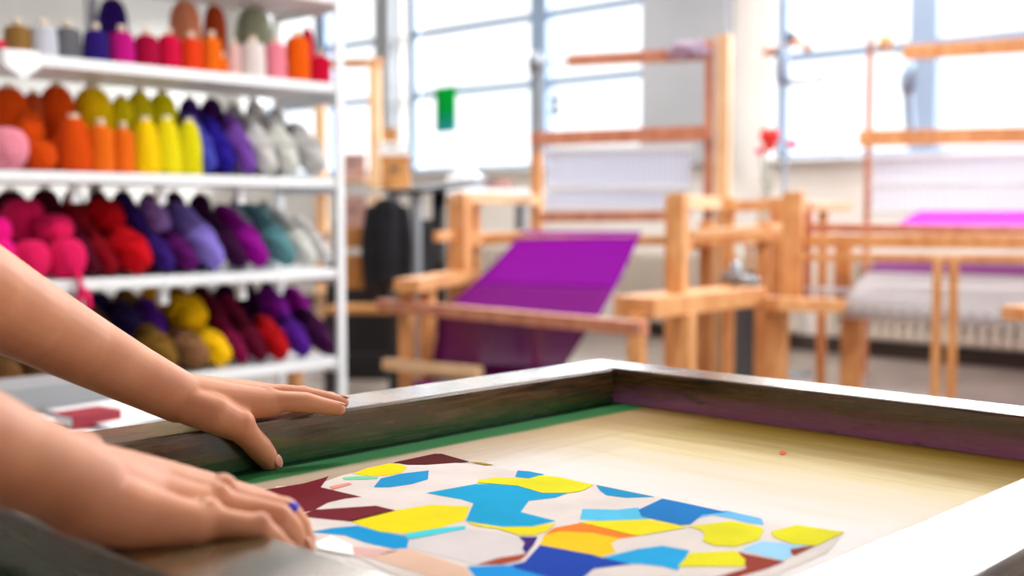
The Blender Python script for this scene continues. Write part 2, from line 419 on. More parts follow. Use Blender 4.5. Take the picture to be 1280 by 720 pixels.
# shelf 2
for a in [('pear', 'burnt orange', 'dorange', 73, 118, 147, .09), ('cone', 'orange', 'orange', 112, 145, 153, .07), ('cone', 'light orange', 'orange', 143, 170, 157, .07),
          ('pear', 'yellow', 'yellow', 167, 202, 150, .08), ('pear', 'lemon yellow', 'lemon', 193, 229, 149, .08), ('pear', 'lime yellow', 'lime', 221, 256, 152, .08)]:
    put(a[0], a[1], C[a[2]], a[3], a[4], a[5], 2, a[6])
put('ball', 'light pink', C['lpink'], -18, 38, 160, 2, .07)
put('ball', 'orange', C['dorange'], 36, 73, 178, 2, .06)
for a in [('blue', 'blue', 245, 277, 158, .1), ('royal blue', 'royal', 268, 300, 160, .1), ('lilac', 'violet', 297, 326, 158, .1), ('light grey', 'wgrey', 321, 352, 160, .12),
          ('white', 'offw', 346, 380, 160, .12), ('pale grey', 'grey', 374, 414, 168, .12)]:
    put('hank', a[0], C[a[1]], a[2], a[3], a[4]-26, 2, .05, extra=.13)
put('ball', 'deep orange', C['dorange'], 10, 60, 138, 2, .2)
for a in [('dark orange', 'dorange', -6, 38, 110, .235), ('rust orange', 'rust', 33, 60, 117, .235), ('vermilion', 'dorange', 55, 96, 108, .235), ('golden yellow', 'yellow', 97, 143, 107, .235),
          ('canary yellow', 'lemon', 141, 170, 122, .235), ('ochre', 'ochre', 162, 194, 112, .235), ('bright yellow', 'lime', 188, 224, 113, .235), ('indigo', 'indigo', 226, 254, 124, .235), ('dark purple', 'dpurple', 252, 282, 124, .235),
          ('mid grey', 'mgrey', 283, 308, 132, .235), ('stone grey', 'wgrey', 308, 334, 128, .235), ('ash grey', 'grey', 336, 360, 138, .235)]:
    put('tall', a[0], C[a[1]], a[2], a[3], a[4], 2, a[5])
# shelf 3: front tier, tier piled on it, dark filler added at the back
def hk(cn, col, x0, x1, yt, sh_, w=.05, run=.16, layer=0.0): put('hank', cn, C[col], x0, x1, yt, sh_, w, layer=layer, extra=run)
for a in [('hot pink', 'hot', -22, 20, 298, 0, .07), ('rose', 'rose', 14, 62, 300, 0, .06), ('deep rose', 'rose', 58, 107, 298, 0, .06),
          ('strong pink', 'hot', -26, 14, 270, .11, .12), ('pink rose', 'rose', 46, 92, 268, .11, .15), ('bright rose', 'rose', 4, 56, 248, .12, .26)]:
    put('ball', a[0], C[a[1]], a[2], a[3], a[4], 3, a[6], layer=a[5])
hk('maroon', 'maroon', 103, 128, 268, 3); hk('dark red', 'dred', 122, 152, 274, 3); hk('red', 'red', 146, 194, 272, 3, .04, .12)
hk('navy', 'navy2', 191, 223, 276, 3); hk('purple', 'plum', 220, 252, 278, 3); hk('periwinkle', 'peri', 246, 287, 240, 3, .05, .25)
hk('dark plum', 'dplum', 283, 314, 248, 3, .05, .25); hk('purple magenta', 'mpurple', 304, 342, 244, 3, .05, .25)
hk('teal', 'teal', 338, 376, 243, 3, .05, .25); hk('pale grey', 'offw', 372, 401, 252, 3, .05, .22); hk('off-white', 'wgrey', 396, 421, 262, 3, .05, .2)
hk('scarlet', 'red', 112, 160, 240, 3, .22, .08, .13); hk('dark crimson', 'dred', 84, 118, 240, 3, .23, .08, .12)
hk('deep navy', 'navy2', 158, 188, 240, 3, .22, .09, .12); hk('lavender', 'lavender', 182, 217, 240, 3, .21, .09, .13)
hk('blue grey', 'bluegrey', 298, 325, 250, 3, .2, .1, .08)
for a in [('blackish wine', 'maroon', -10, 40, 238), ('very dark maroon', 'maroon', 36, 80, 236), ('dark blood red', 'dred', 76, 110, 236), ('black plum', 'dplum', 108, 140, 238), ('dark navy', 'inkp', 138, 172, 238),
          ('dusky plum', 'dplum', 170, 204, 242), ('deep aubergine', 'aub', 202, 236, 240), ('near-black purple', 'dplum', 234, 268, 242), ('slate teal', 'teal', 284, 310, 248), ('grey green', 'ltgreen', 316, 344, 252)]:
    put('tall', a[0], C[a[1]], a[2], a[3], a[4], 3, .345)  # rear filler cones, added so no light shows through the gaps
# shelf 4
hk('dark brown', 'brown', -16, 28, 450, 4, .05, .12); hk('walnut brown', 'brown', 26, 78, 452, 4, .05, .12); hk('russet', 'mauveb', 76, 124, 446, 4, .05, .12)
hk('brown mauve', 'mauveb', 124, 164, 396, 4, .05, .14); hk('olive brown', 'olive', 180, 224, 398, 4, .05, .14); hk('tan brown', 'tanb', 220, 264, 405, 4)
hk('mustard yellow', 'gold', 252, 292, 400, 4); hk('wine', 'wine', 288, 313, 392, 4); hk('dark wine', 'dwine', 309, 337, 384, 4); hk('red', 'vred', 331, 364, 388, 4, .04, .12)
hk('violet', 'vio', 360, 392, 380, 4); hk('aubergine', 'aub', 389, 422, 372, 4, .05, .18)
hk('brown rose', 'mauveb', 100, 138, 372, 4, .22, .08, .1); hk('ink blue', 'inkp', 140, 182, 368, 4, .21, .09, .1); hk('indigo purple', 'vio', 178, 210, 366, 4, .2, .09, .1)
hk('bright mustard', 'gold', 214, 262, 360, 4, .2, .1, .12); hk('deep wine', 'dwine', 258, 286, 362, 4, .22, .09, .12); hk('dark carmine', 'wine', 284, 310, 364, 4, .2, .08, .1)
hk('bright purple', 'vpurple', 328, 364, 352, 4, .2, .08, .12); hk('grape', 'mpurple', 362, 392, 352, 4, .2, .08, .12)
for a in [('umber', 'brown', -6, 36, 372), ('dark umber', 'brown', 34, 74, 370), ('blackish brown', 'mauveb', 72, 108, 366), ('black ink', 'inkp', 106, 140, 364), ('dark ochre', 'olive', 138, 172, 360), ('ochre mustard', 'mustard', 170, 206, 357),
          ('very dark wine', 'dwine', 204, 236, 358), ('black wine', 'maroon', 234, 266, 356), ('near-black plum', 'dplum', 264, 296, 354), ('black aubergine', 'aub', 294, 322, 352), ('dark violet', 'dpurple', 320, 346, 352)]:
    put('tall', a[0], C[a[1]], a[2], a[3], a[4], 4, .345)  # added rear filler, mostly dark, keeping the gaps between hanks dark
groups = {'cone': 'yarn cones', 'pear': 'yarn cones', 'tall': 'tall yarn cones', 'ball': 'yarn balls', 'hank': 'twisted yarn hanks', 'fold': 'twisted yarn hanks'}
for s in (1, 2, 3, 4):
    for back in (0, 1, 2):
        tier = lambda i: (2 if i['w'] > .34 else 1) if (i['w'] > .19 or i['layer'] > .05) and not (i['s'] == 2 and i['w'] < .19) else 0
        row = sorted([i for i in items if i['s'] == s and tier(i) == back], key=lambda i: i['x0']+i['x1'])
        if not row: continue
        if len(row) == 1: row = row*1
        for j, it in enumerate(row):
            kd = {'cone': 'yarn cone', 'pear': 'yarn cone', 'tall': 'yarn cone', 'ball': 'yarn ball', 'hank': 'yarn hank'}[it['kind']]
            lb = '%s %s, %s shelf, %s, ' % (it['c'], kd, SHN[s], ('front', 'second row', 'added rear filler')[back])
            if j == 0: lb += ('left of the %s one' % row[1]['c']) if len(row) > 1 else 'behind the others'
            elif j == len(row)-1: lb += 'right of the %s one' % row[j-1]['c']
            else: lb += 'right of the %s one' % row[j-1]['c']
            make_item(it, lb, '%s on the %s shelf' % (groups[it['kind']], SHN[s]))
# hanging paper tag and loose pink strand
t = Q(33, 84, 3.98)
pp = prow(34, -.03)[0]
o = MB().sheet(lambda u, v: Vector((pp.x-.06+.12*u, (SF+.05-.24*v if v < .25 else SF-.01-.012*math.sin(3*u)-.012*v), 1.549-max(0, v-.25)*.125*(1-.5*abs(u-.5)*2))), 8, 12).build('paper_label', M_paper, None, .002)
tag(o, 'crumpled white paper label hanging over the edge of the top shelf', 'label')
pp = prow(97, -.02)[0]
o = MB().tube([(pp.x, SF+.03, .85), (pp.x+.004, SF-.02, .845), (pp.x+.004, SF-.03, .80), (pp.x-.012, SF-.03, .74), (pp.x+.01, SF-.026, .70), (pp.x+.03, SF-.03, .745), (pp.x+.02, SF-.03, .80)], .012, 8).build('loose_yarn', yarn(C['rose']), None)
tag(o, 'pink loop of loose yarn drooping off the third shelf', 'yarn')

# ------------------------------------------------------------ screen printing frame
ZR = .85; ZM = .806; ZB = .798
XN, XF, YL, YR = .416, 1.178, .944, .328
WL, WF, WR, WN = .074, .062, .072, .085
def rail_mat(name, stain, smin, smax, top_dark=False):
    m, nt, b = base(name, (72, 50, 34), .3, .6); lk = nt.links
    tc = N(nt, 'ShaderNodeTexCoord'); mp = N(nt, 'ShaderNodeMapping'); mp.inputs['Scale'].default_value = (2, 2, 30)
    no = N(nt, 'ShaderNodeTexNoise'); no.inputs['Scale'].default_value = 7; no.inputs['Detail'].default_value = 8
    lk.new(tc.outputs['Object'], mp.inputs[0]); lk.new(mp.outputs[0], no.inputs['Vector'])
    r = ramp(nt, [(.3, lin((46, 28, 12))), (.5, lin((80, 50, 22))), (.66, lin((104, 70, 34))), (.85, lin((140, 112, 76)))])
    lk.new(no.outputs['Fac'], r.inputs[0])
    sp = N(nt, 'ShaderNodeSeparateXYZ'); lk.new(tc.outputs['Object'], sp.inputs[0])
    ad = N(nt, 'ShaderNodeMath', operation='MULTIPLY_ADD'); ad.inputs[1].default_value = .03; lk.new(no.outputs['Fac'], ad.inputs[0]); lk.new(sp.outputs['Z'], ad.inputs[2])
    mr = N(nt, 'ShaderNodeMapRange'); mr.inputs['From Min'].default_value = smax+.02; mr.inputs['From Max'].default_value = smin+.006; lk.new(ad.outputs[0], mr.inputs['Value'])
    mx = N(nt, 'ShaderNodeMix', data_type='RGBA'); lk.new(mr.outputs[0], mx.inputs[0]); lk.new(r.outputs[0], mx.inputs[6]); mx.inputs[7].default_value = lin(stain)
    # scattered paint on the wood
    n2 = N(nt, 'ShaderNodeTexNoise'); n2.inputs['Scale'].default_value = 9; n2.inputs['Detail'].default_value = 5; lk.new(mp.outputs[0], n2.inputs['Vector'])
    mp2 = N(nt, 'ShaderNodeMapping'); mp2.inputs['Scale'].default_value = (2, 2, 8); mp2.inputs['Location'].default_value = (3, 1, 2); lk.new(tc.outputs['Object'], mp2.inputs[0]); lk.new(mp2.outputs[0], n2.inputs['Vector'])
    r2 = ramp(nt, [(.58, (0, 0, 0, 1)), (.66, (.5, .5, .5, 1))]); lk.new(n2.outputs['Fac'], r2.inputs[0])
    mx2 = N(nt, 'ShaderNodeMix', data_type='RGBA'); lk.new(r2.outputs[0], mx2.inputs[0]); lk.new(mx.outputs[2], mx2.inputs[6]); mx2.inputs[7].default_value = lin((46, 62, 44))
    lk.new(mx2.outputs[2], b.inputs['Base Color'])
    rr = ramp(nt, [(.3, (.16, .16, .16, 1)), (.7, (.34, .34, .34, 1))]); lk.new(no.outputs['Fac'], rr.inputs[0]); lk.new(rr.outputs[0], b.inputs['Roughness'])
    b.inputs['Coat Weight'].default_value = .5; b.inputs['Coat Roughness'].default_value = .15
    bp = N(nt, 'ShaderNodeBump'); bp.inputs['Strength'].default_value = .12; bp.inputs['Distance'].default_value = .002
    lk.new(no.outputs['Fac'], bp.inputs['Height']); lk.new(bp.outputs[0], b.inputs['Normal'])
    return m
scr = empty('screen_printing_frame', ((XN+XF)/2, (YL+YR)/2, ZB), 'large dark wooden silkscreen frame with stained mesh, lying on the worktable', 'screen printing frame')
hz = ZR-ZB; cz = (ZR+ZB)/2
M_rL = rail_mat('rail wood green', (14, 92, 48), .806, .830); M_rF = rail_mat('rail wood purple', (206, 128, 196), .806, .829)
M_rR = rail_mat('rail wood plain', (60, 50, 40), .8, .802); M_rN = rail_mat('rail wood dark', (36, 84, 50), .83, .85)
MB().box(((XN+XF)/2, YL+WL/2, cz), (XF-XN, WL, hz), .003).build('rail', M_rL, scr)
MB().box(((XN+XF)/2, YR-WR/2, cz), (XF-XN, WR, hz), .003).build('rail', M_rR, scr)
MB().box((XF+WF/2, (YL+WL+YR-WR)/2, cz), (WF, YL+WL-YR+WR, hz), .003).build('rail', M_rF, scr)
MB().box((XN-WN/2, (YL+WL+YR-WR)/2, cz), (WN, YL+WL-YR+WR, hz), .003).build('rail', M_rN, scr)
# silkscreen mesh with ink haze left at its edges
def mesh_mat():
    m, nt, b = base('silkscreen mesh', (236, 226, 212), .6, .07); lk = nt.links
    tc = N(nt, 'ShaderNodeTexCoord'); sp = N(nt, 'ShaderNodeSeparateXYZ'); lk.new(tc.outputs['Object'], sp.inputs[0])
    mp = N(nt, 'ShaderNodeMapping'); mp.inputs['Scale'].default_value = (2.0, 14, 1); lk.new(tc.outputs['Object'], mp.inputs[0])
    no = N(nt, 'ShaderNodeTexNoise'); no.inputs['Scale'].default_value = 3; no.inputs['Detail'].default_value = 7; lk.new(mp.outputs[0], no.inputs['Vector'])
    mpb = N(nt, 'ShaderNodeMapping'); mpb.inputs['Scale'].default_value = (14, 2, 1); lk.new(tc.outputs['Object'], mpb.inputs[0])
    nb = N(nt, 'ShaderNodeTexNoise'); nb.inputs['Scale'].default_value = 3; nb.inputs['Detail'].default_value = 7; lk.new(mpb.outputs[0], nb.inputs['Vector'])
    def edge(coord, lo, hi, nz, amt):
        a = N(nt, 'ShaderNodeMath', operation='MULTIPLY_ADD'); a.inputs[1].default_value = amt; lk.new(nz.outputs['Fac'], a.inputs[0]); lk.new(sp.outputs[coord], a.inputs[2])
        r = N(nt, 'ShaderNodeMapRange', interpolation_type='SMOOTHSTEP'); r.inputs['From Min'].default_value = lo+amt/2; r.inputs['From Max'].default_value = hi+amt/2; lk.new(a.outputs[0], r.inputs['Value']); return r.outputs[0]
    cur = None
    def lay(prev, fac, col, k=1):
        mx = N(nt, 'ShaderNodeMix', data_type='RGBA')
        if k != 1:
            mu = N(nt, 'ShaderNodeMath', operation='MULTIPLY'); mu.inputs[1].default_value = k; lk.new(fac, mu.inputs[0]); fac = mu.outputs[0]
        lk.new(fac, mx.inputs[0])
        if prev is None: mx.inputs[6].default_value = lin((216, 212, 210))
        else: lk.new(prev, mx.inputs[6])
        mx.inputs[7].default_value = lin(col); return mx.outputs[2]
    cur = lay(None, edge('X', XF-.40, XF-.10, nb, .12), (196, 170, 92), .88)
    cur = lay(cur, edge('X', XF-.20, XF-.05, nb, .08), (116, 90, 6), .95)
    cur = lay(cur, edge('Y', YL-.22, YL-.05, no, .10), (160, 132, 96), .8)
    cur = lay(cur, edge('X', XF-.05, XF-.012, nb, .03), (104, 76, 24), .8)
    cur = lay(cur, edge('Y', YL-.062, YL-.046, no, .014), (12, 96, 48), .96)
    cur = lay(cur, edge('Y', YL-.022, YL-.012, no, .01), (6, 40, 24), .9)
    lk.new(cur, b.inputs['Base Color'])
    ck = N(nt, 'ShaderNodeTexChecker'); ck.inputs['Scale'].default_value = 900; lk.new(tc.outputs['Object'], ck.inputs['Vector'])
    bp = N(nt, 'ShaderNodeBump'); bp.inputs['Strength'].default_value = .06; bp.inputs['Distance'].default_value = .002
    lk.new(no.outputs['Fac'], bp.inputs['Height']); lk.new(bp.outputs[0], b.inputs['Normal'])
    return m
MB().box(((XN+XF)/2, (YL+YR)/2, ZM-.001), (XF-XN+.006, YL-YR+.006, .002)).build('silkscreen_mesh', mesh_mat(), scr)
inks = {}
def ink(col):
    if col not in inks: inks[col] = (len(inks), mottled('ink', col, tuple(int(c*.94) for c in col), 14, .8, .0, .04))
    return inks[col][0]
YE = (232, 216, 8); YG = (222, 216, 14); CY = (0, 158, 208); MA = (112, 26, 38); DM = (84, 18, 22); RU = (146, 54, 38); GR = (210, 203, 204)
PW = (222, 212, 208)
polys = [
 (PW, 0, [(395,606),(428,594),(540,570),(560,577),(620,585),(650,589),(700,598),(760,608),(960,652),(1052,668),(1035,690),(960,722),(600,722),(500,722),(330,640),(345,608)]),
 (MA, 1, [(320,614),(380,604),(402,598),(411,595),(401,609),(452,621),(432,623),(410,628),(394,637),(378,641),(330,628)]),
 (MA, 1, [(340,642),(380,642),(394,637),(470,632),(495,638),(440,652),(420,650),(380,646)]),
 (DM, 1, [(492,578),(543,567),(552,567),(587,577),(574,578),(532,581),(509,581)]),
 (YE, 1, [(440,592),(459,585),(487,579),(504,581),(509,584),(501,591),(488,594),(464,595)]),
 ((120,206,160), 1, [(428,597),(447,595),(473,596),(471,599),(431,600)]),
 ((236,150,130), 2, [(412,608),(436,603),(440,605),(416,612)]),
 ((24,146,204), 1, [(467,609),(476,598),(501,592),(536,588),(535,599),(515,605),(487,609)]),
 ((160,130,20), 1, [(587,577),(602,578),(618,581),(605,581)]),
 ((24,146,204), 1, [(644,596),(647,588),(661,589),(681,593),(661,598)]),
 (YG, 2, [(597,600),(619,597),(661,598),(675,594),(698,596),(742,606),(729,613),(712,616),(678,616),(647,607),(622,605),(597,603)]),
 (CY, 1, [(533,616),(594,605),(622,605),(647,607),(678,616),(713,615),(695,622),(661,626),(651,640),(695,651),(664,658),(627,658),(582,651),(592,629),(577,624),(554,620)]),
 (YE, 1, [(436,651),(492,638),(537,631),(587,633),(581,650),(549,660),(504,667),(473,664)]),
 ((8,148,210), 1, [(388,665),(414,660),(447,657),(473,664),(504,669),(511,675),(509,685),(492,686),(456,678),(431,669)]),
 ((70,204,218), 2, [(504,668),(549,660),(582,657),(582,661),(549,667),(512,674)]),
 (YE, 2, [(582,652),(627,659),(667,658),(695,654),(684,664),(667,669),(650,669),(622,661),(594,657)]),
 (GR, 1, [(512,675),(582,661),(622,665),(650,674),(657,692),(627,697),(597,706),(512,685)]),
 ((56,24,116), 2, [(649,671),(672,671),(667,681),(658,692),(653,686),(656,678)]),
 ((166,66,44), 2, [(597,705),(625,697),(660,692),(650,700),(627,705)]),
 ((222,186,164), 1, [(464,697),(487,689),(512,686),(582,709),(590,722),(540,722)]),
 ((220,178,172), 1, [(442,683),(498,688),(462,697),(440,693)]),
 ((22,144,222), 1, [(584,708),(639,706),(644,710),(690,723),(595,723)]),
 ((12,62,168), 1, [(639,706),(656,702),(675,681),(740,693),(753,697),(789,705),(742,711),(728,723),(690,723),(644,710)]),
 ((234,126,30), 1, [(680,669),(692,660),(723,654),(740,656),(798,670),(775,673),(740,666),(700,664)]),
 ((244,196,10), 1, [(675,681),(680,669),(700,664),(740,666),(775,673),(764,679),(770,690),(751,696),(740,693)]),
 ((18,144,198), 1, [(745,606),(819,621),(783,622),(758,619),(750,613)]),
 ((2,116,192), 2, [(798,637),(828,623),(848,627),(908,640),(878,643),(863,655),(851,656),(802,645)]),
 ((84,188,228), 1, [(725,649),(728,636),(771,637),(798,634),(802,645),(813,649),(753,651)]),
 ((104,184,232), 1, [(857,648),(878,643),(908,638),(952,648),(955,656),(938,654),(914,648),(890,644),(866,649),(860,655)]),
 (YE, 2, [(722,652),(810,649),(825,652),(860,659),(831,664),(798,670)]),
 (YG, 2, [(860,658),(893,654),(914,651),(949,658),(955,662),(949,674),(920,683),(893,682),(878,676),(881,667),(875,662)]),
 (YG, 2, [(964,664),(997,656),(1056,665),(1021,682),(991,680),(967,671)]),
 ((154,208,242), 1, [(927,686),(952,676),(985,679),(1009,682),(988,688),(991,694),(979,701),(961,696),(932,689)]),
 (RU, 2, [(988,686),(1019,682),(994,694),(989,692)]),
 ((22,162,222), 1, [(753,697),(798,686),(828,682),(862,688),(847,713),(828,708),(801,705),(789,705),(771,701)]),
 (YG, 2, [(847,708),(863,691),(920,688),(932,700),(930,708),(878,708)]),
 (RU, 1, [(923,689),(932,692),(981,702),(961,710),(930,719),(915,725),(890,723),(933,710)]),
 ((246,246,246), 3, [(394,678),(414,669),(440,681),(443,695),(397,686)]),
 ((240,90,60), 1, [(974,565),(978,563),(983,565),(981,568),(976,568)]),
]
mb = MB()
for col, lay, pts in polys:
    mb.mi = ink(col); zz = ZM+.0004+.0002*lay
    P3 = [atz(x, y, zz) for x, y in pts]
    P3 = [Vector((min(max(p.x, XN+.001), XF), min(max(p.y, YR), YL), p.z)) for p in P3]
    mb.poly(P3)
o = mb.build('ink_pattern', [v[1] for v in sorted(inks.values(), key=lambda v: v[0])], scr)
o['label'] = 'printed pattern of yellow, blue, maroon and white angular patches'
# paper masking edge strip on the near right
# table
tb = empty('work_table', ((XN+XF)/2, (YL+YR)/2, 0), 'dark wooden worktable under the silkscreen frame', 'table')
MB().box(((XN+XF)/2+.02, (YL+YR)/2-.02, .777), (1.02, .86, .04), .005).build('table_top', M_dkwood, tb)
for x in (.38, 1.26):
    for y in (.27, 1.0):
        MB().box((x, y, .3785), (.06, .06, .757), .004).build('leg', M_dkwood, tb)
MB().box(((.38+1.26)/2, 1.0, .7), (.82, .025, .1), .003).box(((.38+1.26)/2, .27, .7), (.82, .025, .1), .003).build('apron', M_dkwood, tb)

# ------------------------------------------------------------ looms
def bm_part(parent, name, p0, p1, w, h, m=None, bev=.005, up=None):
    return MB().beam(p0, p1, w, h, bev, up).build(name, m or M_pine, parent)
def post(parent, px, dep, z0, z1, w, t, m=None, name='post', ang=.38):
    p = PZ(px, dep, 0)
    M = Matrix.Rotation(ang, 3, 'Z')
    return MB().box((p.x, p.y, (z0+z1)/2), (w, t, z1-z0), .006, M).build(name, m or M_pine, parent)
def lerp(a, b, t): return a+(b-a)*t
l1 = empty('floor_loom', PZ(690, 6.2, 0), 'pine floor loom with a slanting purple cloth, in front of the windows', 'loom')
post(l1, 671, 7.68, 0, 1.45, .07, .06, M_pine); post(l1, 671, 7.68, 1.45, 2.02, .045, .05, M_steel, 'upper_post')
post(l1, 885, 7.25, 0, 2.1, .05, .05, M_rose); post(l1, 903, 7.22, 0, 2.12, .1, .08, M_pale)  # the paler one paints the window-lit face of the right post
bm_part(l1, 'top_beam', Q(710, 76, 7.6), Q(886, 67, 7.28), .05, .075, M_rose)
MB().cyl(Q(668, 78, 7.68), Q(712, 76, 7.6), .012).build('rod', M_steel, l1)
MB().lathe([(.05, 0), (.07, .02), (.07, .07), (.04, .09)], Q(660, 78, 7.6), L, 16).build('pulley', M_steel, l1)
bm_part(l1, 'castle_beam', Q(664, 174, 7.62), Q(890, 166, 7.2), .06, .09, M_rose)
p = Q(860, 70, 7.3)
mb = MB()
for i in range(9):
    q = p+L*(-.09+.022*i*1.2)+Z*(.03*math.sin(i*2.3)+.03)+D*(-.04+.02*math.cos(i*3))
    mb.ell(q, (.035+.01*math.sin(i), .04, .03+.012*math.cos(i*2)), None, 12)
o = mb.build('yarn_bundle', yarn((206, 186, 214)), None); tag(o, 'crumpled lilac yarn bundle lying on the top beam of the purple cloth loom', 'yarn bundle')
o = MB().lathe([(.012, 0), (.03, .01), (.03, .03), (.014, .035), (.014, .09), (.03, .095), (.03, .11), (.012, .12)], Q(694, 144, 7.55), n=14).build('bobbin', M_blackm, l1)
MB().cyl(Q(694, 144, 7.55)+Z*.11, Q(694, 80, 7.55), .003).build('bobbin_cord', M_steel, o)
bm_part(l1, 'lower_beam', Q(676, 272, 7.5), Q(850, 270, 7.2), .05, .06, M_rose)
mb = MB()
for i in range(150):
    a = Q(lerp(684, 866, i/149), 0, lerp(7.5, 7.22, i/149))
    mb.box((a.x, a.y, 1.245+.01*math.sin(i)), (.006, .003, .43))
o = mb.build('heddle_threads', M_warp, l1); o['kind'] = 'stuff'
for zz, nm in ((1.44, 'heddle_bar'), (1.20, 'heddle_bar'), (1.07, 'heddle_bar')):
    a = Q(682, 0, 7.5); b = Q(868, 0, 7.2)
    MB().beam((a.x, a.y, zz), (b.x, b.y, zz), .02, .03).build(nm, M_white, l1)
post(l1, 575, 6.15, 0, 1.14, .10, .10); post(l1, 592, 6.55, 0, 1.1, .06, .06)
post(l1, 846, 5.75, 0, 1.12, .12, .09)
bm_part(l1, 'side_rail', PZ(572, 6.1, 1.125), PZ(668, 7.65, 1.125), .06, .06, M_pale); bm_part(l1, 'side_rail', PZ(580, 6.2, .9), PZ(665, 7.6, .9), .05, .07)
bm_part(l1, 'side_rail', PZ(845, 5.7, 1.10), PZ(892, 7.25, 1.10), .11, .07, M_pale); bm_part(l1, 'side_rail', PZ(850, 5.8, .88), PZ(890, 7.25, .88), .05, .07)
post(l1, 508, 5.5, 0, .70, .07, .06); post(l1, 534, 5.6, 0, .70, .08, .06); post(l1, 797, 4.75, 0, .64, .085, .06)
bm_part(l1, 'arm', PZ(508, 5.35, .715), PZ(580, 6.2, .715), .13, .06, M_pine)
bm_part(l1, 'breast_beam', Q(476, 381, 5.55), Q(806, 411, 4.5), .06, .055, M_rose)
bm_part(l1, 'foot_beam', Q(482, 455, 5.45), Q(600, 466, 5.1), .05, .05, M_pale)
bm_part(l1, 'foot', PZ(460, 5.3, .03), PZ(560, 6.0, .03), .1, .06)
bm_part(l1, 'foot', PZ(800, 4.7, .03), PZ(880, 6.6, .03), .09, .06)
bm_part(l1, 'cloth_beam', PZ(545, 5.75, .93), PZ(575, 6.3, .93), .03, .05)
# knee beam the cloth passes over
bm_part(l1, 'back_beam', PZ(588, 6.55, .90), PZ(860, 6.15, .90), .06, .05, M_pine)
A, B_, C_, D_ = PZ(655, 6.55, .945), PZ(802, 6.3, .945), Q(552, 388, 5.42), Q(746, 400, 4.83)
def cloth_up(u, v):
    p = lerp(lerp(A, B_, u), lerp(C_, D_, u), v*.66); p.z -= .02*math.sin(math.pi*v*.66); return p
def cloth_lo(u, v):
    t = .66+.34*v; p = lerp(lerp(A, B_, u), lerp(C_, D_, u), t); p.z -= .02*math.sin(math.pi*t); return p
MB().sheet(cloth_up, 20, 20).build('purple_cloth', M_purple, l1, .004)
MB().sheet(cloth_lo, 20, 10).build('sheer_cloth', M_purple2, l1, .002)
E, F = PZ(535, 5.5, .30), PZ(700, 5.05, .33)
MB().sheet(lambda u, v: lerp(lerp(C_, D_, u), lerp(E, F, u), v)+D*(.05+.05*math.sin(math.pi*v)), 16, 12).build('hanging_cloth', M_purple3, l1, .002)
MB().cyl(E+D*.06, F+D*.06, .045).build('cloth_roll', yarn((92, 10, 84)), l1)
MB().sheet(lambda u, v: lerp(PZ(515, 5.45, .26-.12*v), PZ(615, 5.2, .26-.12*v), u)+D*.05*math.sin(6*u+2*v), 14, 5).build('cloth_end', M_purple, l1, .004)

# bench with slab top between the looms
bn = empty('wooden_bench', PZ(850, 5.1, 0), 'thick pine bench with slab top beside the purple cloth loom', 'bench')
bm_part(bn, 'seat', Q(792, 384, 4.78), Q(934, 369, 5.5), .2, .085)
for px, dp, w in ((800, 4.9, .09), (858, 4.95, .12), (884, 5.35, .08), (912, 5.5, .08)):
    if px in (858, 884): post(bn, px, dp, 0, .63, w, .07, None, 'leg')
post(bn, 848, 5.02, .68, 1.13, .10, .07, None, 'post')
MB().cyl(Q(905, 345, 5.45), Q(948, 352, 5.35), .02).lathe([(.06, 0), (.06, .03)], Q(915, 343, 5.45), L, 16).build('crank', M_steel, bn)
# trestle behind
tr = empty('wooden_trestle', PZ(920, 6.3, 0), 'pine trestle with top rails coloured as if lit standing between the two looms', 'trestle')
for px, dp in ((884, 6.35), (955, 6.3), (972, 6.6)):
    post(tr, px, dp, 0, 1.0 if px < 960 else 1.13, .085, .07, None, 'leg')
bm_part(tr, 'top_rail', Q(858, 294, 6.2), Q(978, 286, 6.35), .12, .05, M_pale)  # pale colour paints the light falling on the rail's top
bm_part(tr, 'side_rail', Q(862, 303, 6.1), Q(976, 294, 6.25), .03, .05, M_pine)
bm_part(tr, 'upper_rail', Q(905, 258, 6.6), Q(974, 256, 6.6), .05, .06, M_pine)
post(tr, 912, 6.65, 0, 1.13, .06, .06, None, 'leg')
MB().box(PZ(925, 6.9, .35), (.3, .04, .7)).build('grey_panel', M_dkgrey, tr)

# loom 2
l2 = empty('floor_loom', PZ(1130, 6.0, 0), 'pine floor loom with white cloth and a magenta band, at the right edge', 'loom')
post(l2, 1084, 7.6, 0, 2.16, .05, .04, M_rose); post(l2, 1420, 6.9, 0, 2.16, .08, .06)
bm_part(l2, 'top_beam', Q(1130, 66, 7.5), Q(1425, 48, 6.85), .05, .09, M_pine)
MB().cyl(Q(1086, 60, 7.58), Q(1132, 66, 7.5), .012).build('rod', M_steel, l2)
MB().lathe([(.05, 0), (.06, .02), (.06, .06), (.04, .08)], Q(1100, 52, 7.5), L, 16).build('pulley', M_pale, l2)
bm_part(l2, 'castle_beam', Q(1074, 173, 7.6), Q(1425, 166, 6.85), .06, .1, M_pine)
MB().beam(Q(1134, 76, 7.45), Q(1138, 168, 7.45), .05, .05).build('hanger', M_frame, l2)
MB().lathe([(.03, 0), (.11, .02), (.11, .05), (.03, .07)], Q(1128, 98, 7.3), L, 16).build('hanger_pulley', M_frame, l2)
mb = MB()
for i in range(180):
    a = Q(lerp(1094, 1400, i/179), 0, lerp(7.4, 6.9, i/179))
    mb.box((a.x, a.y, 1.21+.01*math.sin(i*1.3)), (.006, .003, .36))
o = mb.build('heddle_threads', M_warp, l2); o['kind'] = 'stuff'
for zz in (1.39, 1.22, 1.05):
    a = Q(1092, 0, 7.4); b = Q(1402, 0, 6.9)
    MB().beam((a.x, a.y, zz), (b.x, b.y, zz), .02, .03).build('heddle_bar', M_white, l2)
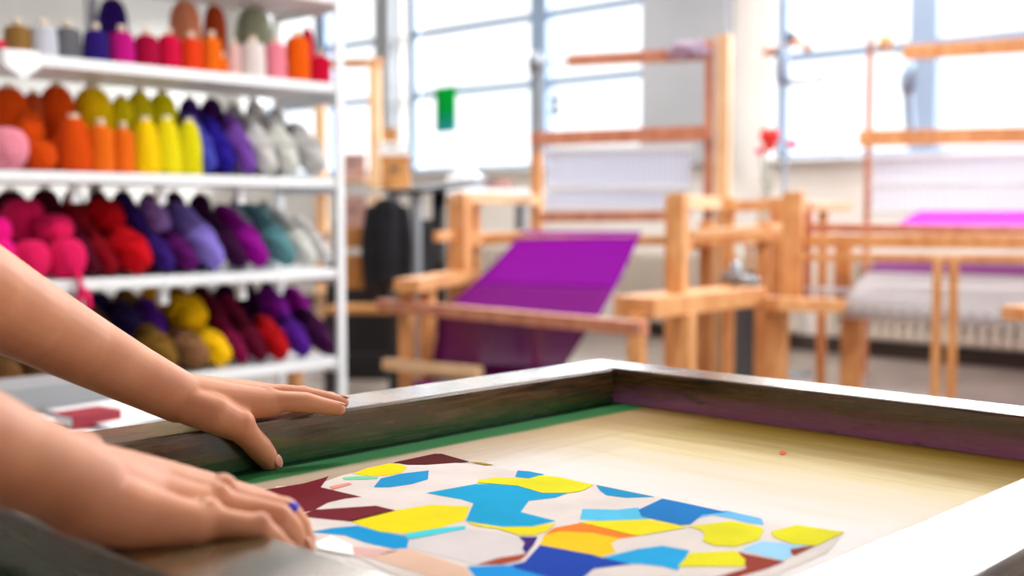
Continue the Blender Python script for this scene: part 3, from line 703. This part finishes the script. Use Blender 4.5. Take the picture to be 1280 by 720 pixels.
A2, B2, C2, D2 = PZ(1150, 6.9, 1.055), PZ(1400, 6.5, 1.055), Q(1118, 282, 6.0), Q(1400, 290, 5.2)
MB().sheet(lambda u, v: lerp(lerp(A2, B2, u), lerp(C2, D2, u), v), 16, 8).build('magenta_cloth', M_magenta, l2, .004)
bm_part(l2, 'upper_breast_beam', Q(1000, 284, 5.95), Q(1400, 291, 5.05), .08, .045, M_rose)
bm_part(l2, 'breast_beam', Q(1000, 301, 5.8), Q(1400, 303, 4.9), .05, .062, M_pine)
bm_part(l2, 'lower_breast_beam', Q(1000, 321, 5.7), Q(1400, 325, 4.85), .04, .035, M_pine)
post(l2, 992, 5.75, .6, 1.15, .10, .09, None, 'post'); post(l2, 1029, 6.4, 0, 1.1, .05, .05); post(l2, 1008, 5.95, .6, 1.1, .05, .06, M_rose)
bm_part(l2, 'side_rail', PZ(995, 5.8, 1.08), PZ(1060, 7.0, 1.08), .05, .05, M_pale)
bm_part(l2, 'arm', Q(954, 379, 5.4), Q(1062, 382, 5.75), .22, .06, M_pine)
bm_part(l2, 'arm_rest', Q(1015, 362, 5.7), Q(1068, 364, 6.0), .08, .03, M_whitecl)
post(l2, 974, 5.5, 0, .6, .15, .09, None, 'leg'); post(l2, 1068, 5.8, 0, .6, .12, .1, None, 'leg'); post(l2, 1056, 6.0, .6, .88, .12, .08, M_pine)
post(l2, 1174, 4.95, 0, .86, .035, .04, None, 'slat_post'); post(l2, 1194, 4.9, 0, .86, .035, .04, None, 'slat_post')
A3, B3, C3, D3 = PZ(1096, 6.0, .80), PZ(1400, 5.2, .81), PZ(1056, 5.62, .63), PZ(1400, 4.95, .63)
MB().sheet(lambda u, v: lerp(lerp(A3, B3, u), lerp(C3, D3, u), v*.3), 16, 3).build('lilac_fringe', M_lilac, l2, .002)
MB().sheet(lambda u, v: lerp(lerp(A3, B3, u), lerp(C3, D3, u), .3+v*.7), 20, 10).build('white_cloth', M_whitecl, l2, .004)
MB().cyl(C3-Z*.04, D3-Z*.04, .045).build('cloth_roll', M_whitecl, l2)
bm_part(l2, 'arm', Q(1268, 392, 4.7), Q(1420, 388, 4.9), .15, .06, M_pine)
post(l2, 1420, 4.85, 0, .62, .12, .09, None, 'leg')
bm_part(l2, 'side_rail', PZ(1405, 4.95, 1.08), PZ(1420, 6.85, 1.08), .05, .05)
post(l2, 1412, 4.95, .6, 1.15, .1, .09)
bm_part(l2, 'foot', PZ(965, 5.4, .03), PZ(1075, 6.1, .03), .1, .06); bm_part(l2, 'foot', PZ(1420, 4.75, .03), PZ(1420, 5.9, .03), .1, .06)
bm_part(l2, 'side_rail', PZ(1060, 5.8, .58), PZ(1086, 7.6, .58), .05, .07); bm_part(l2, 'side_rail', PZ(1415, 4.9, .58), PZ(1420, 6.9, .58), .05, .07)

# ------------------------------------------------------------ back left corner
rk = empty('wooden_rack', PZ(455, 8.2, 0), 'tall pale pine rack standing just right of the yarn shelves', 'rack')
post(rk, 470, 9.4, 0, 2.24, .10, .09, M_pale, ang=.7); post(rk, 402, 9.7, 0, 2.24, .10, .09, M_pale, ang=.7)
bm_part(rk, 'top_bar', Q(400, 80, 9.7), Q(475, 78, 9.35), .06, .07, M_pine)
for z in (1.30, .88, .4): bm_part(rk, 'shelf', PZ(402, 9.7, z), PZ(470, 9.4, z), .3, .025, M_pale)
def crate(px, dep, z, w, h, d, m, label, name='cardboard_box', open_=False, ang=.6):
    p = PZ(px, dep, z); t = empty(name, p, label, 'crate' if 'crate' in name else 'box')
    M = Matrix.Rotation(-.8+ang*.1, 3, 'Z')
    bo = MB().box((p.x, p.y, z+h*.47), (w, d, h*.94), .004, M).build('body', m, t)
    MB().box((p.x, p.y, z+h*.955), (w*1.03, d*1.03, h*.09), .003, M).build('lid', m, t)
    MB().box(Vector((p.x, p.y, z+h*.6))-D*(d*.5+.0), (w*.3, .01, h*.12), .002, M).build('handle', M_dkgrey, bo)
    return t
crate(443, 9.5, 1.314, .19, .2, .2, M_mauve, 'mauve box on the upper shelf of the pale pine rack, topmost')
crate(443, 9.5, .894, .19, .28, .2, M_mauve, 'mauve box on the middle shelf of the pale pine rack')
# worktable with things
wt = empty('side_worktable', PZ(570, 8.6, 0), 'long white worktable on grey legs behind the purple cloth loom', 'table')
a = PZ(480, 8.25, 1.19); b = PZ(665, 9.0, 1.19)
bm_part(wt, 'table_top', a, b, .75, .04, M_white)
for px, dp in ((520, 8.1), (492, 8.6), (652, 8.6), (650, 9.2)):
    post(wt, px, dp, 0, 1.17, .06, .06, M_steel, 'leg', .1)
post(wt, 535, 8.15, .2, 1.0, .11, .03, M_dkgrey, 'side_panel', -.8)
crate(495, 8.3, 1.21, .2, .23, .22, M_card, 'brown wooden crate at the left end of the white worktable', 'wooden_crate')
crate(492, 8.3, 1.441, .19, .095, .18, M_white, 'flat white box between the wooden crate and the small brown box', 'cardboard_box')
crate(488, 8.3, 1.537, .1, .10, .12, M_card, 'small orange brown box on top of the flat white box', 'cardboard_box')
crate(622, 8.7, 1.21, .2, .09, .16, M_mauve, 'low pinkish box near the right end of the white worktable')
p = PZ(582, 8.6, 1.211)
mb = MB()
def crump(u, v):
    th = u*2*math.pi; ph = v*math.pi/2*.98
    r = .13*(1+.18*math.sin(5*th+3*v)+.12*math.sin(9*th+8*v))
    return p+Vector((math.cos(th)*math.cos(ph)*r, math.sin(th)*math.cos(ph)*r, .16*math.sin(ph)*(1+.1*math.sin(7*th))))
mb.sheet(crump, 28, 10); o = mb.build('plastic_bag', base('clouded plastic', (214, 216, 226), .3)[0]); tag(o, 'crumpled clear plastic bag on the white worktable', 'bag')
# black stand with flat top
bs = empty('black_stand', PZ(550, 7.3, 0), 'black stand with a thin flat top in front of the white worktable', 'stand')
bm_part(bs, 'top_plate', Q(505, 240, 7.2), Q(600, 226, 7.7), .3, .03, M_blackm)
MB().cyl(PZ(549, 7.4, .03), PZ(549, 7.4, 1.19), .045).build('pole', M_blackm, bs)
for k in range(4):
    a = k*math.pi/2+.3; c = PZ(549, 7.4, .03); MB().beam(c, c+Vector((.2*math.cos(a), .2*math.sin(a), -.005)), .04, .03).build('foot', M_blackm, bs)
# chair with black jacket
chair = empty('wooden_chair', PZ(470, 6.8, 0), 'wooden chair with black frame behind the left side of the loom', 'chair')
c0 = PZ(455, 6.7, 0)
ux = L; uy = D
def cp(a, b, z): return c0+ux*a+uy*b+Z*z
MB().beam(cp(-.2, 0, .50), cp(.2, 0, .50), .4, .035, .008).build('seat', M_card, chair)
for sx in (-.18, .18):
    MB().beam(cp(sx, -.18, 0), cp(sx, -.18, .48), .04, .04).build('leg', M_blackm, chair)
    MB().beam(cp(sx, .19, 0), cp(sx, .22, 1.0), .04, .04).build('leg', M_blackm, chair)
MB().beam(cp(-.18, .215, .9), cp(.18, .215, .9), .03, .12).beam(cp(-.18, .21, .7), cp(.18, .21, .7), .03, .2).build('backrest', M_card, chair)
MB().beam(cp(-.18, -.18, .25), cp(.18, -.18, .25), .03, .03).build('stretcher', M_blackm, chair)
def jacket(u, v):
    w = .105+.03*math.sin(v*3); x = (u-.5)*2*w+.115
    return cp(x, .14+.03*math.sin(u*9)-.03*v, 1.13-.5*v-.12*abs(u-.5)**1.2+(.02*math.sin(u*12) if v > .9 else 0))
o = MB().sheet(jacket, 20, 20).build('black_jacket', M_black, None, .05); tag(o, 'black jacket hanging over the back of the wooden chair', 'jacket')
dk = empty('black_cabinet', PZ(462, 7.4, 0), 'low black cabinet behind the wooden chair', 'cabinet')
c1 = PZ(452, 7.6, 0)
MB().box((c1.x, c1.y, .38), (.4, .5, .72), .008, Matrix.Rotation(-.8, 3, 'Z')).build('body', M_blackm, dk)
MB().box((c1.x, c1.y, .755), (.44, .54, .03), .006, Matrix.Rotation(-.8, 3, 'Z')).build('top', M_blackm, dk)
# green cloth on a line
g, nt, b = base('green dyed cloth', (0, 170, 70), .8, .05)
tc = N(nt, 'ShaderNodeTexCoord'); sp = N(nt, 'ShaderNodeSeparateXYZ'); r = ramp(nt, [(0, lin((60, 160, 170))), (.3, lin((20, 160, 130))), (.5, lin((6, 170, 72)))])
nt.links.new(tc.outputs['Generated'], sp.inputs[0]); nt.links.new(sp.outputs['Z'], r.inputs[0]); nt.links.new(r.outputs[0], b.inputs['Base Color'])
g0 = atX(544, 110, 7.78); g1 = atX(570, 107, 7.78)
tl = N(nt, 'ShaderNodeBsdfTranslucent'); mx = N(nt, 'ShaderNodeMixShader'); mx.inputs[0].default_value = .3
nt.links.new(r.outputs[0], tl.inputs[0]); nt.links.new(b.outputs[0], mx.inputs[1]); nt.links.new(tl.outputs[0], mx.inputs[2]); nt.links.new(mx.outputs[0], nt.nodes['Material Output'].inputs[0])
o = MB().sheet(lambda u, v: lerp(g0, g1, u)+D*.015*math.sin(u*7)-Z*(.43*v), 10, 12).build('green_cloth', g, None, .004)
tag(o, 'small green cloth shading to teal, hung in front of the left window', 'cloth')
ln = MB().tube([(7.875, 9.38, 2.32), g0, g1, (7.875, 5.9, 2.35)], .004, 6).build('drying_line', M_frame, None)
tag(ln, 'thin line the green cloth hangs from across the window', 'line')

# tall stands and flowers by the right window
sw = empty('yarn_swift_stand', PZ(980, 7.6, 0), 'thin upright yarn winding stand with small arms by the right window', 'yarn winder')
MB().cyl(PZ(980, 7.6, .02), PZ(980, 7.6, 2.1), .012).build('pole', M_frame, sw)
MB().lathe([(.2, 0), (.2, .015), (.05, .03), (.02, .06)], PZ(980, 7.6, 0), n=24).build('base', M_steel, sw)
MB().lathe([(.03, 0), (.045, .05), (.04, .22), (.02, .25)], PZ(975, 7.6, 1.86), n=16).build('bobbin', M_frame, sw)
for k in range(5):
    a = k*1.3; c = PZ(980, 7.6, 2.1)
    e = c+Vector((.13*math.cos(a), .13*math.sin(a), .05*math.cos(k*2)))
    MB().tube([c, (c+e)/2+Z*.02, e], .009).ell(e, (.03, .03, .03)).build('arm', M_blackm if k % 2 else M_rose, sw)
MB().beam(Q(985, 103, 7.6), Q(1032, 97, 7.4), .06, .04, .015).build('cross_arm', M_steel, sw)
vs = empty('flower_vase', PZ(957, 7.1, 1.1), 'pale vase holding red and pink flowers on a stand between the looms', 'vase')
p = PZ(958, 7.1, .86)
MB().lathe([(.05, 0), (.06, .06), (.055, .2), (.035, .28), (.045, .3)], p, n=20).build('vase', mottled('vase glaze', (206, 198, 188), (190, 180, 168), 6, .4), vs)
rd = base('red petals', (226, 50, 44), .7)[0]; pk = base('pink petals', (230, 60, 120), .7)[0]
for (px, py, r, m) in ((962, 170, .055, rd), (962, 182, .035, rd), (950, 189, .025, pk), (990, 180, .03, pk)):
    c = Q(px, py, 7.1); f = MB()
    for k in range(7):
        a = k*2*math.pi/7; f.ell(c+Vector((math.cos(a)*r*.5, math.sin(a)*r*.5, r*.1*math.sin(k*3))), (r*.6, r*.6, r*.8), None, 10)
    f.build('bloom', m, vs)
    MB().tube([p+Z*.27, (p+Z*.3+c)/2+D*.02, c], .004, 6).build('stem', base('green stem', (70, 110, 60), .7)[0], vs)
pl = empty('flower_stand', PZ(958, 7.1, 0), 'narrow pale wooden stand carrying the vase of red flowers', 'stand')
MB().box(PZ(958, 7.1, .845), (.2, .2, .03), .004).build('top', M_pale, pl)
for a, b in ((-1, -1), (-1, 1), (1, -1), (1, 1)):
    q = PZ(958, 7.1, .415); MB().box((q.x+a*.07, q.y+b*.07, .415), (.03, .03, .83), .003).build('leg', M_pale, pl)

# low table with papers between shelves and the frame
st = empty('side_table', (.55, 1.9, 0), 'low white side table beyond the left rail of the silkscreen frame', 'table')
a0 = atz(40, 545, .62); 
tc_ = Vector((.92, 2.14, 0))
MB().box((tc_.x, tc_.y, .6), (1.1, .98, .03), .004).build('table_top', M_white, st)
for a, b in ((-1, -1), (-1, 1), (1, -1), (1, 1)):
    MB().box((tc_.x+a*.5, tc_.y+b*.44, .2925), (.04, .04, .585), .003).build('leg', M_steel, st)
def on_table(px, py, z=.616): return atz(px, py, z)
q = on_table(108, 531, .616)
bk = empty('red_book', q, 'small dark red book lying on the white side table', 'book')
MB().box((q.x, q.y, q.z+.014), (.10, .075, .022), .001, Matrix.Rotation(.1, 3, 'Z')).build('pages', M_paper, bk)
MB().box((q.x, q.y, q.z+.003), (.11, .082, .004), .001, Matrix.Rotation(.1, 3, 'Z')).box((q.x, q.y, q.z+.027), (.11, .082, .004), .001, Matrix.Rotation(.1, 3, 'Z')).box(Vector((q.x, q.y, q.z+.015))+Matrix.Rotation(.1, 3, 'Z')@Vector((0, -.040, 0)), (.11, .004, .028), .001, Matrix.Rotation(.1, 3, 'Z')).build('cover', M_red, bk)
q = on_table(165, 518, .616)
o = MB().sheet(lambda u, v: Vector((q.x-.13+.36*u, q.y-.14+.30*v, .62+.05*u*u*(1-v*.5)+.004*math.sin(9*v))), 14, 8).build('paper_sheet', M_paper, None, .001)
tag(o, 'white paper sheet curling up on the side table', 'paper')
gb = on_table(60, 512, .616)
o = MB().box((gb.x, gb.y+.05, .647), (.3, .16, .06), .006).build('flat_box', base('grey plastic', (150, 152, 156), .5)[0]); tag(o, 'flat grey box lying behind the red book on the side table', 'box')

# ------------------------------------------------------------ the person
ps = empty('person', (0, .76, 0), 'person in a dark shirt leaning both bare forearms over the silkscreen frame', 'person')
def skin_mat():
    m, nt, b = base('skin', (214, 158, 126), .5, .4); lk = nt.links
    tc = N(nt, 'ShaderNodeTexCoord'); n1 = N(nt, 'ShaderNodeTexNoise'); n1.inputs['Scale'].default_value = 22; n1.inputs['Detail'].default_value = 4
    n2 = N(nt, 'ShaderNodeTexNoise'); n2.inputs['Scale'].default_value = 420; n2.inputs['Detail'].default_value = 3
    lk.new(tc.outputs['Object'], n1.inputs['Vector']); lk.new(tc.outputs['Object'], n2.inputs['Vector'])
    r = ramp(nt, [(.3, lin((196, 124, 88))), (.7, lin((214, 146, 108)))]); lk.new(n1.outputs['Fac'], r.inputs[0]); lk.new(r.outputs[0], b.inputs['Base Color'])
    b.inputs['Subsurface Weight'].default_value = .12; b.inputs['Subsurface Radius'].default_value = (.01, .004, .002); b.inputs['Subsurface Scale'].default_value = 1
    bp = N(nt, 'ShaderNodeBump'); bp.inputs['Strength'].default_value = .12; bp.inputs['Distance'].default_value = .001
    lk.new(n2.outputs['Fac'], bp.inputs['Height']); lk.new(bp.outputs[0], b.inputs['Normal'])
    return m
M_skin = skin_mat()
bd = MB()
def J(px, py, dep, r): return (Q(px, py, dep), r)
# left arm (the far one)
eL = Q(-85, 333, .855); sL = Vector((.10, .93, 1.26))
bd.chain([(sL, .052), (lerp(sL, eL, .5), .045), (eL, .041), J(-30, 364, .91, .0395), J(40, 401, .97, .0350), J(105, 436, 1.015, .0312), J(165, 467, 1.045, .0272), J(225, 497, 1.075, .0238)], 24)
wl = (Q(225, 497, 1.075), .0225)
bd.chain([wl, J(283, 503, 1.10, .0185), J(335, 504, 1.125, .0140)])
bd.chain([wl, J(280, 497, 1.115, .0185), J(331, 496, 1.15, .012)])
bd.chain([(Q(222, 492, 1.085), .020), J(275, 493, 1.13, .017), J(324, 491, 1.172, .0115)])
bd.chain([(Q(220, 492, 1.095), .018), J(268, 494, 1.15, .0165), J(314, 494, 1.193, .011)])
# index, middle, ring, little
bd.chain([J(333, 503, 1.125, .0135), J(354, 502, 1.130, .0106), J(381, 503, 1.138, .0104), J(405, 508, 1.146, .0086), J(423, 511, 1.152, .0076)])
bd.chain([J(330, 495, 1.15, .0118), J(352, 492, 1.158, .0098), J(380, 494, 1.172, .0092), J(406, 498, 1.185, .0080), J(428, 503, 1.196, .0070)])
bd.chain([J(324, 491, 1.172, .0112), J(345, 491, 1.185, .009), J(371, 493, 1.203, .0088), J(393, 496, 1.22, .0076), J(411, 498, 1.234, .0066)])
bd.chain([J(314, 493, 1.193, .0105), J(330, 493, 1.205, .0085), J(346, 494, 1.22, .008), J(361, 495, 1.235, .007), J(374, 497, 1.248, .006)])
# thumb
bd.chain([J(238, 508, 1.068, .018), J(268, 518, 1.072, .018), J(299, 533, 1.085, .0150), J(312, 547, 1.092, .0122), J(324, 560, 1.10, .0126), J(332, 570, 1.106, .0114), J(337, 578, 1.111, .0096)])
bd.chain([J(255, 508, 1.078, .018), J(290, 516, 1.094, .013), J(312, 512, 1.112, .009)])
# right arm (the near one)
eR = Q(-300, 440, .5); sR = Vector((.05, .60, 1.26))
bd.chain([(sR, .052), (lerp(sR, eR, .5), .045), (eR, .041), J(-200, 488, .55, .038), J(-95, 528, .60, .033), J(0, 566, .645, .0288), J(55, 588, .665, .0270), J(100, 609, .682, .0262)], 24)
bd.chain([J(88, 578, .690, .0205), J(96, 574, .694, .018)])
for a_ in (J(257, 641, .716, .0108), J(270, 622, .747, .0108), J(278, 611, .777, .0108), J(324, 655, .725, .0082), J(357, 636, .80, .0085)): bd.ell(a_[0], (a_[1],)*3)
for a_ in (J(333, 497, 1.127, .0115), J(329, 491, 1.152, .0098), J(381, 502, 1.138, .0098), J(378, 492, 1.172, .0088), J(300, 530, 1.085, .0148)): bd.ell(a_[0], (a_[1],)*3)
bd.chain([J(100, 622, .682, .0240), J(170, 646, .695, .0200), J(240, 655, .708, .0140), J(262, 652, .715, .0122)])
bd.chain([J(103, 605, .690, .0240), J(185, 628, .722, .0190), J(268, 634, .745, .0125)])
bd.chain([J(104, 594, .70, .0215), J(190, 612, .745, .0180), J(276, 624, .775, .0125)])
bd.chain([J(104, 590, .705, .020), J(190, 604, .765, .0175), J(276, 616, .802, .0120)])
bd.chain([J(258, 653, .713, .0112), J(290, 655, .717, .0090), J(324, 661, .725, .0088), J(343, 674, .733, .0076), J(356, 690, .740, .0066)])
bd.chain([J(268, 632, .745, .0120), J(308, 638, .756, .0100), J(348, 646, .766, .0096), J(364, 661, .775, .0084), J(373, 682, .780, .0072)])
bd.chain([J(276, 623, .775, .0122), J(315, 630, .788, .0100), J(357, 639, .80, .0098), J(373, 655, .808, .0084), J(382, 678, .812, .0072)])
bd.chain([J(276, 616, .802, .0115), J(310, 622, .818, .0095), J(340, 632, .83, .009), J(358, 648, .838, .008), J(370, 668, .842, .007)])
bd.chain([J(130, 605, .72, .018), J(200, 616, .79, .0155), J(245, 626, .825, .0125), J(285, 640, .85, .0105), J(305, 650, .86, .009)])
# torso, neck, head, legs
def V(x, y, z): return Vector((x, y, z))
bd.chain([(V(.06, .60, 1.27), .06), (V(.05, .70, 1.30), .065), (V(.05, .83, 1.30), .065), (V(.10, .93, 1.27), .06)], 24)
bd.ell(V(.03, .765, 1.2), (.12, .175, .2)); bd.ell(V(-.02, .765, 1.04), (.105, .145, .2)); bd.ell(V(-.06, .765, .88), (.125, .165, .15))
bd.chain([(V(.05, .765, 1.32), .055), (V(.09, .765, 1.40), .05), (V(.11, .765, 1.46), .052)], 24)
Mh = Matrix.Rotation(math.radians(25), 3, 'Y')
hc = V(.135, .765, 1.52)
bd.ell(hc, (.095, .075, .115), Mh, 24); bd.ell(hc+Mh@V(.03, 0, -.06), (.06, .052, .06), Mh, 20)
bd.capsule(hc+Mh@V(.088, 0, .01), hc+Mh@V(.108, 0, -.025), .009, .013)
for s in (-1, 1): bd.ell(hc+Mh@V(-.005, s*.076, -.01), (.018, .008, .03), Mh, 12); bd.ell(hc+Mh@V(.08, s*.03, .03), (.02, .02, .008), Mh, 12)
bd.ell(hc+Mh@V(.085, 0, -.055), (.012, .024, .006), Mh, 12); bd.ell(hc+Mh@V(.083, 0, -.068), (.012, .021, .006), Mh, 12)
for s in (-1, 1):
    y = .765+s*.09
    bd.chain([(V(-.06, y, .86), .09), (V(-.04, y+s*.01, .50), .062), (V(-.06, y+s*.01, .28), .055), (V(-.07, y+s*.01, .09), .04)], 24)
    bd.chain([(V(-.075, y+s*.01, .05), .042), (V(.05, y+s*.02, .04), .038), (V(.11, y+s*.02, .035), .03)], 20)
body = bd.build('body', M_skin, ps)
md = body.modifiers.new('join', 'REMESH'); md.mode = 'VOXEL'; md.voxel_size = .0022; md.use_smooth_shade = True
md = body.modifiers.new('soft', 'SMOOTH'); md.factor = .55; md.iterations = 5
# clothes
cl = MB()
def grow(js, g): return [(p, r+g) for p, r in js]
cl.chain(grow([(V(.06, .60, 1.27), .06), (V(.05, .70, 1.29), .065), (V(.05, .83, 1.29), .065), (V(.10, .93, 1.27), .06)], .012), 24)
cl.ell(V(.03, .765, 1.2), (.135, .19, .2), None, 24); cl.ell(V(-.02, .765, 1.04), (.122, .162, .2), None, 24); cl.ell(V(-.06, .765, .9), (.14, .18, .13), None, 24)
cl.chain(grow([(sL, .052), (lerp(sL, eL, .5), .046)], .012), 24); cl.chain(grow([(sR, .052), (lerp(sR, eR, .4), .046)], .012), 24)
o = cl.build('shirt', mottled('shirt cloth', (60, 66, 84), (50, 56, 72), 12, .9, .2), ps)
md = o.modifiers.new('join', 'REMESH'); md.mode = 'VOXEL'; md.voxel_size = .006; md.use_smooth_shade = True
md = o.modifiers.new('soft', 'SMOOTH'); md.factor = .6; md.iterations = 6
tr_ = MB()
for s in (-1, 1):
    y = .765+s*.09
    tr_.chain(grow([(V(-.06, y, .86), .09), (V(-.04, y+s*.01, .50), .062), (V(-.06, y+s*.01, .28), .055), (V(-.07, y+s*.01, .1), .045)], .012), 24)
tr_.ell(V(-.06, .765, .87), (.145, .185, .165), None, 24)
o = tr_.build('trousers', mottled('denim', (50, 58, 84), (40, 48, 72), 20, .9, .2), ps)
md = o.modifiers.new('join', 'REMESH'); md.mode = 'VOXEL'; md.voxel_size = .006; md.use_smooth_shade = True
for s in (-1, 1):
    y = .765+s*.11
    sb = MB().chain([(V(-.075, y, .055), .05), (V(.05, y+s*.005, .045), .043), (V(.12, y+s*.005, .04), .034)], 20)
    sb.build('shoe', M_blackm, ps)
hr = MB().ell(hc+Mh@V(-.022, 0, .022), (.095, .086, .115), Mh, 28).ell(hc+Mh@V(-.08, 0, -.03), (.045, .06, .075), Mh, 20)
o = hr.build('hair', mottled('brown hair', (58, 38, 26), (40, 26, 18), 30, .6, .4, .5, (1, 1, .1)), ps)
for s in (-1, 1):
    MB().ell(hc+Mh@V(.083, s*.03, .012), (.012, .014, .01), Mh, 14).build('eye', base('eye white', (236, 234, 230), .2)[0], body)
    MB().ell(hc+Mh@V(.0925, s*.03, .011), (.0035, .006, .006), Mh, 12).build('pupil', base('pupil', (40, 26, 18), .2)[0], body)
# nails
M_nail = base('nail', (196, 128, 104), .4, .3)[0]
def nail(p, along, normal, w=.0045, l=.0058, m=None):
    a = Vector(along).normalized(); n = Vector(normal).normalized(); s = n.cross(a).normalized(); n = a.cross(s)
    M = Matrix((a, s, n)).transposed()
    MB().ell(p, (l, w, .0014), M, 14).build('fingernail', m or M_nail, body)
def nail_at(j1, j2, r, m=None, tilt=Vector((0, 0, 1)), k=1.0):
    a = Q(*j1); b = Q(*j2); al = (b-a).normalized(); n = (tilt-al*tilt.dot(al)).normalized()
    nail(b+n*(r*.90)+al*.0005, al, n, .0047*k, .006*k, m)
nail_at((405, 508, 1.146), (423, 512, 1.152), .0070); nail_at((406, 498, 1.185), (428, 503, 1.196), .0070); nail_at((393, 496, 1.22), (411, 498, 1.234), .0066)
nail_at((333, 569, 1.106), (339, 577, 1.111), .0092, None, (L*.8-D*.5+Z*.4).normalized(), 1.25)
nail_at((343, 674, .733), (356, 690, .740), .0066, None, (L+Z*.3).normalized()); nail_at((364, 662, .775), (377, 684, .780), .0072, None, (L+Z*.3).normalized())
bl = base('blue ink spot', (60, 60, 220), .5)[0]
o = MB().ell(Q(366, 634, .788), (.0042, .0042, .0036), None, 12).build('ink_spot', bl, body); o['label'] = 'small blue ink spot on a finger'

# ------------------------------------------------------------ camera
cam = bpy.data.cameras.new('camera'); co = bpy.data.objects.new('camera', cam); COL.objects.link(co); SC.camera = co
co.location = CAM; co.rotation_euler = (math.pi/2-PITCH, 0, HEAD-math.pi/2)
cam.sensor_width = 36; cam.lens = FPX/1280*36; cam.clip_start = .02; cam.clip_end = 100
cam.dof.use_dof = True; cam.dof.focus_distance = 1.12; cam.dof.aperture_fstop = 3.4
SC.view_settings.view_transform = 'Standard'; SC.view_settings.look = 'None'; SC.view_settings.gamma = 1; SC.view_settings.exposure = 0.9
SC.view_settings.use_curve_mapping = False
